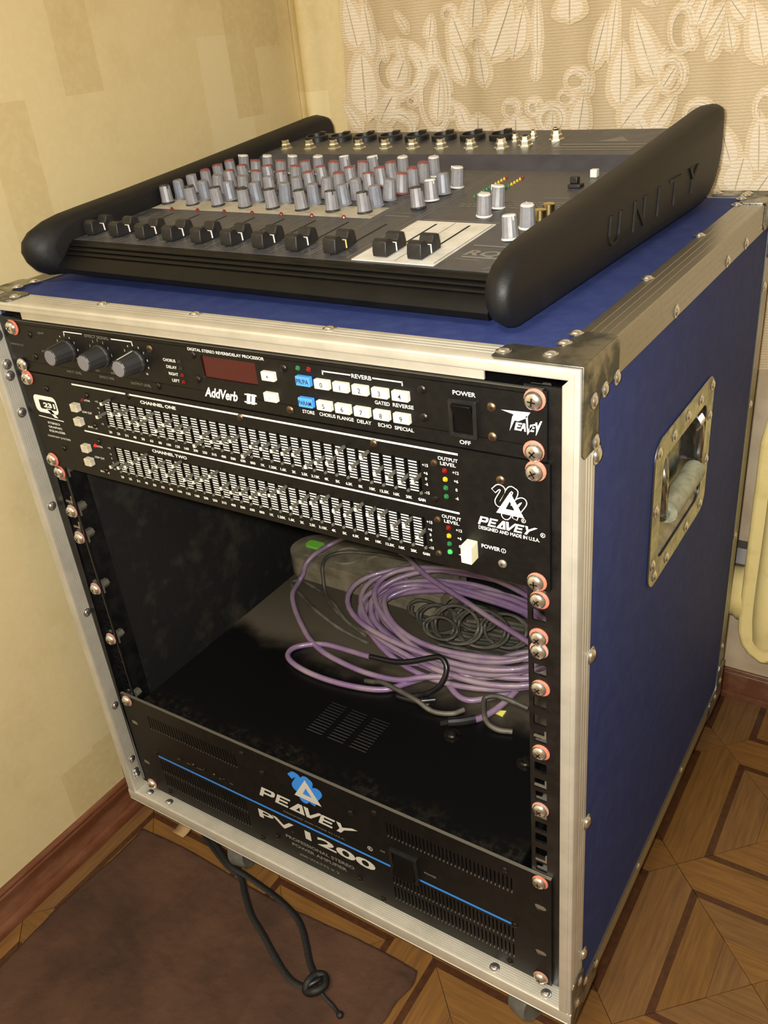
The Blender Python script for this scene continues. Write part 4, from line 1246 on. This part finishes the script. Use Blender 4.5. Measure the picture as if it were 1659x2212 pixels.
part('housing', MB().prism(inset(so, 0.01), LZ + 0.1, -388, 'xy').plate(so, holes, -388, -373.5, 'xy'), M['strip'], stp, bev=2.2, smooth=40)
for x in (-146, -102, -58, -14):
    s_ = part('socket', MB().lathe([(18.6, -373.4), (18.6, -372), (16.6, -372), (16.4, -382), (1, -382.2)], (x, 288, 0), 'z', 24), M['strip'], stp, smooth=30)
    part('pin_hole', MB().lathe([(2.6, -382.4), (2.6, -381.7)], (x - 6.5, 291, 0), 'z', 10).lathe([(2.6, -382.4), (2.6, -381.7)], (x + 6.5, 285, 0), 'z', 10), M['slot'], s_)
part('switch_surround', MB().lathe([(21, -373.4), (21, -371.6), (18, -371.4)], (-194, 288, 0), 'z', 26), M['strip'], stp)
part('switch_rocker', MB().prism(rrect(-206, -182, 281, 295, 5), -371.3, -368.5, 'xy'), M['switch_l'], stp, bev=0.8, label='green lit rocker switch')

crnd = random.Random(21)
pts = []
turns = 13
for k in range(turns * 26):
    t = k / 26
    a = 2 * PI * t + 2.4
    w = 0.5 + 0.5 * math.sin(t * 2.3 + 0.6) * math.cos(t * 0.9)
    off = w * 36 + 4 * math.sin(3 * a + t)
    rx, ry = 92 + off, 36 + off * 0.76
    cx, cy = 46 + 5 * math.sin(t * 1.7), 221 + 3 * math.cos(t * 2.1)
    x, y = cx + rx * math.cos(a), cy + ry * math.sin(a)
    z = -396 + 0.29 * (y - 150) + 2.2 * t * (0.55 + 0.45 * math.cos(a * 0.5 + t)) + 1.5 * math.sin(2 * a + t)
    pts.append((min(x, 196), y, max(z, LZ + 8.4)))
pc = root('purple_cable', 'long dusty purple cable coiled into a thick hank with loose lengths, on the amplifier', 'cable', (40, 220, LZ))
def plen(name, pts, r, m, sub_=6, n=8):
    mb = MB().tube(pts, r, n, False, sub_)
    mb.v = [(a, b, max(c, LZ + 0.05)) for a, b, c in mb.v]
    part(name, mb, m, pc, smooth=60)
plen('hank', pts, 3.1, M['purple'], 2, 8)
plen('loose_length', [(196, 250, -380), (150, 245, -385), (111, 232, -391), (85, 208, -395), (51, 180, -398), (23, 146, -399.4), (6, 127, -399.5), (-27, 117, -399.5), (-65, 114, -399.5), (-98, 118, -399.5), (-117, 128, -399.5), (-117, 144, -399.5), (-94, 160, -399.4), (-60, 163, -399), (-34, 160, -395), (0, 160, -390), (33, 166, -386), (80, 176, -383), (130, 190, -382), (190, 210, -382)], 3.1, M['purple'])
plen('loose_length', [(-70, 290, -350), (-50, 276, -343), (-33, 261, -339), (-3, 246, -341), (45, 230, -344), (88, 217, -349), (132, 205, -354), (190, 190, -366)], 3.0, M['purple'])
plen('loose_length', [(-120, 310, -340), (-150, 296, -352), (-168, 282, -361), (-176, 263, -365), (-181, 251, -373), (-184, 247, -385), (-186, 238, -393), (-178, 216, -393.5), (-160, 197, -398.5), (-132, 175, -399.5), (-110, 160, -399.5), (-84, 149, -399.5), (-52, 143, -399.4), (-20, 141, -399.2), (14, 144, -397), (40, 154, -391), (80, 170, -387), (130, 196, -383), (186, 230, -380)], 3.1, M['purple'])
plen('loose_length', [(40, 178, -391), (60, 162, -396), (76, 153, -399), (88, 151, -399.4), (99, 157, -399.4), (120, 178, -399), (134, 200, -396), (160, 222, -390), (190, 240, -388)], 3.1, M['purple'])
part('plug', MB().tube([(108, 130, -398.2), (98, 121, -398), (88, 114, -397.8)], 4.4, 10).tube([(88, 114, -397.8), (82, 109, -397.8)], 2.4, 8), M['black'], pc)
plen('loose_length', [(106, 128, -399.4), (114, 138, -399.2), (124, 160, -396), (134, 198, -389), (150, 225, -384), (188, 250, -380)], 3.2, M['purple'])
G1 = 'dusty black cables tangled round the purple coil'
bl = [('thin grey cord looping from the power strip down to the left of the coil', [(-60, 296, -362), (-110, 296, -366), (-146, 284, -366), (-160, 268, -367), (-158, 254, -372), (-154, 247, -386), (-148, 240, -396), (-134, 228, -399.6), (-104, 212, -400.4), (-78, 202, -400.4), (-40, 196, -400.4)], 2.2, 'cord_g'),
      ('thin dusty cord from the left rear corner of the lid to the coil', [(-196, 262, -398), (-199, 254, -399), (-186, 250, -399.6), (-150, 240, -399.6), (-124, 226, -399.6), (-96, 208, -400.2), (-60, 194, -400.4)], 2.1, 'cord_g'),
      ('thin dusty cord bowing along the lid left of the coil', [(-198, 250, -399.6), (-200, 240, -400), (-174, 226, -400), (-146, 212, -400), (-122, 202, -400), (-92, 192, -400.4), (-50, 184, -400.4)], 2.2, 'cord_g'),
      ('glossy black cable bent into a hook in front of the coil', [(-20, 146, -380), (10, 146, -376), (30, 148, -370), (50, 153, -362), (61, 154, -359), (69, 149, -366), (67, 141, -379), (56, 137, -391), (40, 134, -399.5), (24, 126, -399.8), (44, 128, -399.8), (60, 138, -399.8)], 2.9, 'cord_k'),
      ('dusty cable straggling across the lid ahead of the hooked cable', [(-18, 131, -400), (-8, 130, -397), (4, 129, -392), (22, 127, -392.5), (46, 124, -394), (66, 122, -399.4), (84, 128, -400), (92, 138, -400)], 2.6, 'cord_g'),
      ('grey cord dangling over the coil next to the rail', [(146, 132, -400), (132, 128, -399.6), (119, 131, -396), (108, 149, -391), (113, 155, -388), (126, 157, -387), (150, 158, -391)], 2.6, 'cord_g')]
for lb_, p, r, m_ in bl: cable('black_cable', lb_, p, r, M[m_], 6, 7)
gt = root('tangled_cable', 'tangled dusty grey cable curled up inside the purple coil', 'cable', (40, 230, LZ))
sn = root('cable_bundle', 'flat bundle of straight dusty grey cables running under the coil to the right', 'cable', (110, 250, LZ))
# small curls heaped inside the coil, and the flat bundle that runs on to the right
for i, (cx, cy, r0, tl) in enumerate(((14, 232, 19, 0.9), (40, 224, 22, 1.2), (66, 230, 24, 1.0), (-8, 240, 15, 0.7), (92, 236, 20, 1.1), (52, 246, 18, 0.8), (28, 214, 14, 1.0))):
    pts = []
    for k in range(34):
        a = k * 0.36 + i
        pts.append((cx + (r0 + 0.25 * k) * math.cos(a), cy + (r0 * 0.6) * math.sin(a) - 4, -396 + 10 + r0 * 0.55 * (1 + math.sin(a)) * tl + i))
    part('cable_curl', MB().tube(pts, 1.9, 6, False, 2), M['cord_g'], gt, smooth=60)
for i in range(9):
    y0 = 222 + i * 7
    z0 = -400 + 0.4 * (i % 2)
    pts = [(20 + 6 * i % 17, y0 - 6, z0), (70, y0 + 3 * math.sin(i), z0 + .6), (110, y0 + 6, z0 + .6), (150, y0 + 8 + 2 * math.cos(i), z0 + .4), (194, y0 + 10, z0)]
    part('strand', MB().tube(pts, 2.5, 6, False, 4), M['cord_g'], sn, smooth=60)
yt = root('cable_tag', 'small yellow cable tag by the lower right rail', 'tag', (120, 150, LZ))
part('tab', MB().prism([(112, 146), (119, 150), (118, 152), (128, 156), (128, 148), (121, 149)], LZ + 0.1, LZ + 1.6, 'xy'), M['yellow'], yt, smooth=0)

# ------------------------------------------------------------------ curtain
def cyf(x): return 531 + 3.2 * math.sin(x * 2 * PI / 118 + 0.5) + 1.6 * math.sin(x * 2 * PI / 43 + 1.1) + (3.0 * math.exp(-((x - 124) / 6) ** 2))
cur = root('lace_curtain', 'cream lace curtain with scroll and leaf pattern, hanging on the back wall', 'curtain', (100, 531, -178))
mb = MB()
NX, NZ = 190, 24
vs = []
for j in range(NZ + 1):
    z = -178 + (1500 + 178) * j / NZ
    for i in range(NX + 1):
        xl_ = -256.5 + z * 0.066 if z < 260 else -239.3
        x = xl_ + (760 - xl_) * i / NX
        vs.append((x, cyf(x) + 0.5 * math.sin(z / 37 + x / 60), z))
mb.add(vs, [(j * (NX + 1) + i, j * (NX + 1) + i + 1, (j + 1) * (NX + 1) + i + 1, (j + 1) * (NX + 1) + i) for j in range(NZ) for i in range(NX)])
part('sheer_panel', mb, M['sheer'], cur, smooth=80)
part('curtain_rail', MB().tube([(-300, 536, 1502), (900, 536, 1502)], 9, 12, sub=1), M['white'], cur)
def drape(pts2, tris, cx, cz, off):
    """flat pattern piece laid on the cloth"""
    vs = [(x, cyf(x) + 0.5 * math.sin(z / 37 + x / 60) - off, z) for x, z in pts2]
    return MB().add(vs, tris)
def leaf(cx, cz, L, w, ang):
    a = math.radians(-ang)
    out = []
    for s in (1, -1):
        pts, tr = [], []
        n = 8
        for k in range(n + 1):
            t = k / n
            ww = w / 2 * math.sin(PI * t ** 0.8) ** 0.85 * (1 + 0.07 * math.sin(9 * t))
            for u in (0.04, 0.5, 1.0):
                px, pz_ = s * (ww * u + 0.22), (t - 0.5) * L
                pts.append((cx + px * math.cos(a) - pz_ * math.sin(a), cz + px * math.sin(a) + pz_ * math.cos(a)))
        for k in range(n):
            for u in range(2):
                i = k * 3 + u
                tr.append((i, i + 1, i + 4, i + 3))
        out.append((pts, tr))
    P, T = out[0]
    b = len(P)
    return P + out[1][0], T + [tuple(b + i for i in t) for t in out[1][1]]
def scroll(cx, cz, rx, rz_, th, a0=0.0, sweep=2 * PI):
    pts, tr = [], []
    n = 22
    for k in range(n + 1):
        a = a0 + sweep * k / n
        tt = th * (0.75 + 0.35 * math.sin(a + 1.0))
        for e in (0, -tt * 0.48, -tt * 0.56, -tt):
            pts.append((cx + (rx + e) * math.cos(a), cz + (rz_ + e) * math.sin(a)))
    for k in range(n):
        for u in (0, 2):
            i = k * 4 + u
            tr.append((i, i + 1, i + 5, i + 4))
    return pts, tr
MOT = [('L', -223, 121, 66, 35, 0), ('L', -231, 186, 55, 22, -10), ('L', -211, 176, 60, 19, -8), ('R', -169, 134, 36, 29, 11), ('L', -169, 132, 33, 25, 30), ('L', -191, 96, 42, 26, 40), ('L', -242, 88, 36, 12, -35), ('R', -180, 73, 29, 20, 10), ('R', -125, 106, 19, 38, 8), ('L', -123, 101, 43, 13, 8), ('L', -74, 184, 34, 27, 10), ('L', -95, 167, 31, 23, -20), ('L', -98, 137, 41, 15, -20), ('R', -68, 153, 14, 11, 6), ('L', -66, 133, 40, 17, -10), ('L', -40, 166, 59, 30, 25), ('L', -21, 160, 42, 18, 15), ('L', -2, 163, 50, 7, 0), ('L', -3, 129, 26, 6, 5), ('L', 33, 179, 24, 29, 0), ('R', 14, 77, 16, 15, 7), ('L', 14, 76, 14, 10, 0), ('R', 42, 113, 13, 11, 6), ('L', 46, 78, 40, 22, 10), ('L', -74, 71, 24, 35, 0), ('L', -26, 69, 23, 33, 0), ('R', -154, 102, 7, 6, 4), ('L', 67, 146, 45, 14, 15), ('L', 89, 114, 54, 20, 0), ('L', 80, 157, 52, 9, 5), ('L', 111, 138, 60, 18, -20), ('L', 107, 86, 47, 21, 40), ('L', 131, 76, 38, 14, 35), ('R', 138, 112, 15, 17, 6), ('L', 136, 111, 24, 9, 35), ('R', 146, 152, 13, 20, 6), ('L', 153, 145, 23, 9, -20), ('L', 179, 137, 27, 9, 25), ('L', 191, 144, 27, 10, -15), ('L', 177, 156, 30, 13, 30), ('L', 164, 165, 26, 10, 20), ('L', 196, 163, 22, 12, -40), ('L', 216, 142, 45, 18, -15), ('R', 229, 81, 10, 15, 5), ('R', 168, 77, 14, 12, 5), ('L', 197, 47, 38, 17, -20), ('L', 211, 21, 34, 26, 10), ('L', 226, 47, 50, 17, -5), ('L', 232, 10, 30, 17, 30), ('L', -94, 81, 29, 12, -20), ('L', -128, 173, 22, 9, 10)]
mr = random.Random(9)
for bx, bz in ((-60, 250), (120, 255), (-190, 260), (240, 230), (250, -60), (300, 60), (330, 160), (-160, 10), (0, 0), (120, 10), (-60, -60), (100, -70), (240, -130), (330, -90), (-170, 350), (-40, 370), (100, 340), (230, 360), (-100, 450), (60, 460), (200, 470), (-190, 540), (0, 560), (150, 570)):
    for k in range(4):
        if mr.random() < 0.65: MOT.append(('L', bx + mr.uniform(-50, 50), bz + mr.uniform(-28, 28), mr.uniform(28, 56), mr.uniform(10, 26), mr.uniform(-40, 40)))
        else: MOT.append(('R', bx + mr.uniform(-50, 50), bz + mr.uniform(-26, 26), mr.uniform(12, 24), mr.uniform(12, 26), mr.uniform(5, 9)))
for k in range(64):
    x, z = mr.uniform(-238, 262), mr.uniform(25, 200)
    near = min(math.hypot(x - q_[1], (z - q_[2]) * 0.8) for q_ in MOT)
    if near < 13: continue
    if k % 3: MOT.append(('L', x, z, mr.uniform(16, 30), mr.uniform(7, 13), mr.uniform(-45, 45)))
    else: MOT.append(('R', x, z, mr.uniform(6, 11), mr.uniform(6, 11), mr.uniform(3, 4.5)))
for i, mt in enumerate(MOT):
    if mt[0] == 'L': p2, tr = leaf(*mt[1:])
    else: p2, tr = scroll(mt[1], mt[2], mt[3], mt[4], mt[5], mr.uniform(0, 6), 5.2)
    part('lace_motif', drape(p2, tr, mt[1], mt[2], 0.9 + 0.05 * (i % 9)), M['lace'], cur, smooth=80)
    if mt[0] == 'L': p2, tr = leaf(mt[1], mt[2], mt[3] * 1.22 + 3, mt[4] * 1.3 + 5, mt[5])
    else: p2, tr = scroll(mt[1], mt[2], mt[3] + 3, mt[4] + 3, mt[5] + 6, 0, 6.2)
    part('lace_halo', drape(p2, tr, mt[1], mt[2], 0.45 + 0.03 * (i % 12)), M['lace2'], cur, smooth=80)

# ------------------------------------------------------------------ radiator and its pipe
rad = root('radiator', 'cream cast-iron sectional radiator under the curtain, right of the flight case', 'radiator', (420, 505, -515))
ro = [(-30, -20), (-31, 0), (-31, 222), (-26, 256), (-14, 268), (14, 268), (26, 256), (31, 222), (31, 0), (30, -20), (22, -44), (10, -56), (-4, -58), (-16, -50), (-25, -38)]
for i in range(6):
    cx = 301 + 64 * i
    mb = MB().prism([(cx + a, -455 + b) for a, b in ro], 470, 536, 'xz')
    sc_ = part('section', mb, M['cast'], rad, bev=9, seg=3, smooth=50)
    part('column', MB().tube([(cx + 2, 474, -480), (cx, 466, -430), (cx, 464, -300), (cx, 466, -222), (cx + 2, 476, -196)], 15, 14), M['cast'], rad, smooth=60)
part('hub', MB().lathe([(24, -12), (29, -8), (30, 6), (33, 10), (33, 22)], (256, 503, -441), 'x', 22), M['cast'], rad, smooth=40)
part('foot', MB().box(350, 372, 485, 525, -629, -505).box(600, 622, 485, 525, -629, -505), M['cast'], rad, bev=3)
part('supply_pipe', MB().tube([(130, 528, -408), (264, 528, -408)], 13, 14, sub=1).lathe([(17, -22), (18, -20), (18, 2), (17, 4)], (262, 528, -408), 'x', 6), M['pipe'], rad, smooth=30)

# ------------------------------------------------------------------ suede, cord and scrap on the floor
from mathutils import noise as mnoise
cl = MB()
NXc, NYc = 110, 120
def cloth_z(x, y, u, v):
    q1 = Vector((x / 60, y / 40, 0.3))
    w = 1.9 * abs(mnoise.noise(q1)) + 1.1 * abs(mnoise.noise(q1 * 2.7)) + 0.9 * abs(mnoise.noise(Vector((x / 30 + y / 60, y / 6, 2.0))))
    c1 = math.exp(-(((x + 130) * 0.25 + (y + 120) * 0.97 + 12 * math.sin(x / 40)) / 12) ** 2) * math.exp(-((x + 120) / 110) ** 2) * 2.2 * (0.6 + 0.4 * math.sin(x / 9 + y / 4))
    c2 = 2.2 * math.exp(-((x + 22 + (y + 120) * 0.12) / 5) ** 2) * (1 if y < -60 else 0.2)
    c3 = 2.6 * math.exp(-((x - 84 - (y + 60) * 0.1) / 6) ** 2) * (1 if y < -6 else 0)
    return -628.4 + w + c1 + c2 + c3
vs = []
for j in range(NYc + 1):
    v = j / NYc
    for i in range(NXc + 1):
        u = i / NXc
        y = 3 - v * 380 + 2.5 * math.sin(u * 9) * (1 - v) + (u - 0.5) * 4 * (1 - v)
        x = -281 + u * (379 + 3.5 * math.sin(v * 22) + 2 * math.sin(v * 51) - 16 * v) - 4 * v + 2 * math.sin(v * 15) * (1 - u)
        vs.append((x, y, cloth_z(x, y, u, v)))
fs = [(j * (NXc + 1) + i, j * (NXc + 1) + i + 1, (j + 1) * (NXc + 1) + i + 1, (j + 1) * (NXc + 1) + i) for j in range(NYc) for i in range(NXc)]
cl.add(vs, fs)
me = mesh_of('suede_cloth', cl, M['suede'], (-90, -180, -629), smooth=80)
co = bpy.data.objects.new('suede_cloth', me)
COL.objects.link(co)
co.location = (-0.090, -0.180, 0.0)
md = co.modifiers.new('thickness', 'SOLIDIFY'); md.thickness = 0.0011; md.offset = 1
tag(co, 'large brown suede cloth spread on the parquet in front of the flight case', 'cloth')
dc = root('drawstring_cord', 'black flat cord loop with a knotted toggle lying on the brown suede', 'cord', (-60, -30, -627))
zc = -624.6
part('loop', MB().tube([(-214, 32, zc - 1), (-180, 18, zc), (-150, 8, zc), (-128, 4, zc), (-110, -10, zc), (-86, -27, zc), (-62, -38, zc), (-40, -49, zc), (-16, -60, zc), (2, -64, zc + 0.5), (20, -60, zc + 2), (12, -48, zc + 1), (0, -39, zc), (-14, -26, zc), (-28, -14, zc), (-44, -5, zc), (-70, 2, zc), (-98, 6, zc), (-126, 8, zc + 1.6), (-148, 10, zc + 2.6), (-178, 22, zc + 2), (-212, 36, zc)], 3, 8, flat=(3.6, 1.6)), M['cordflat'], dc, smooth=50)
part('knot', MB().tube([(17, -66, zc + 2), (26, -64, zc + 6), (30, -54, zc + 5), (24, -46, zc + 4), (17, -50, zc + 6), (15, -60, zc + 7)], 4.2, 8, closed=True), M['cordflat'], dc, smooth=60)
part('toggle_ring', MB().tube([(15, -63, zc + 1), (19, -62, zc + 8), (24, -52, zc + 8), (21, -47, zc + 1)], 2.4, 10), M['black'], dc, smooth=60)
part('tail', MB().tube([(27, -59, zc + 3), (36, -62, zc + 1), (46, -64, zc), (54, -67, zc), (58, -68, zc + 1)], 2, 8, flat=(2.2, 1.5)).lathe([(1, -2.4), (3.4, -1.4), (3.6, 1.2), (1.5, 2.6)], (58, -68.5, zc + 1), 'z', 10), M['cordflat'], dc, smooth=60)
sp = root('paper_scrap', 'small curled beige scrap at the far left corner of the suede', 'scrap', (-236, 24, -629))
mb = MB()
pts = []
for k in range(7):
    t = k / 6
    for e in (-9, 9): pts.append((-236 + e + 5 * t, 14 + 22 * t, -626.4 + 14 * t * t))
mb.add(pts, [(2 * k, 2 * k + 1, 2 * k + 3, 2 * k + 2) for k in range(6)])
o = part('scrap', mb, M['scrap'], sp, smooth=60)
md = o.modifiers.new('thickness', 'SOLIDIFY'); md.thickness = 0.0008
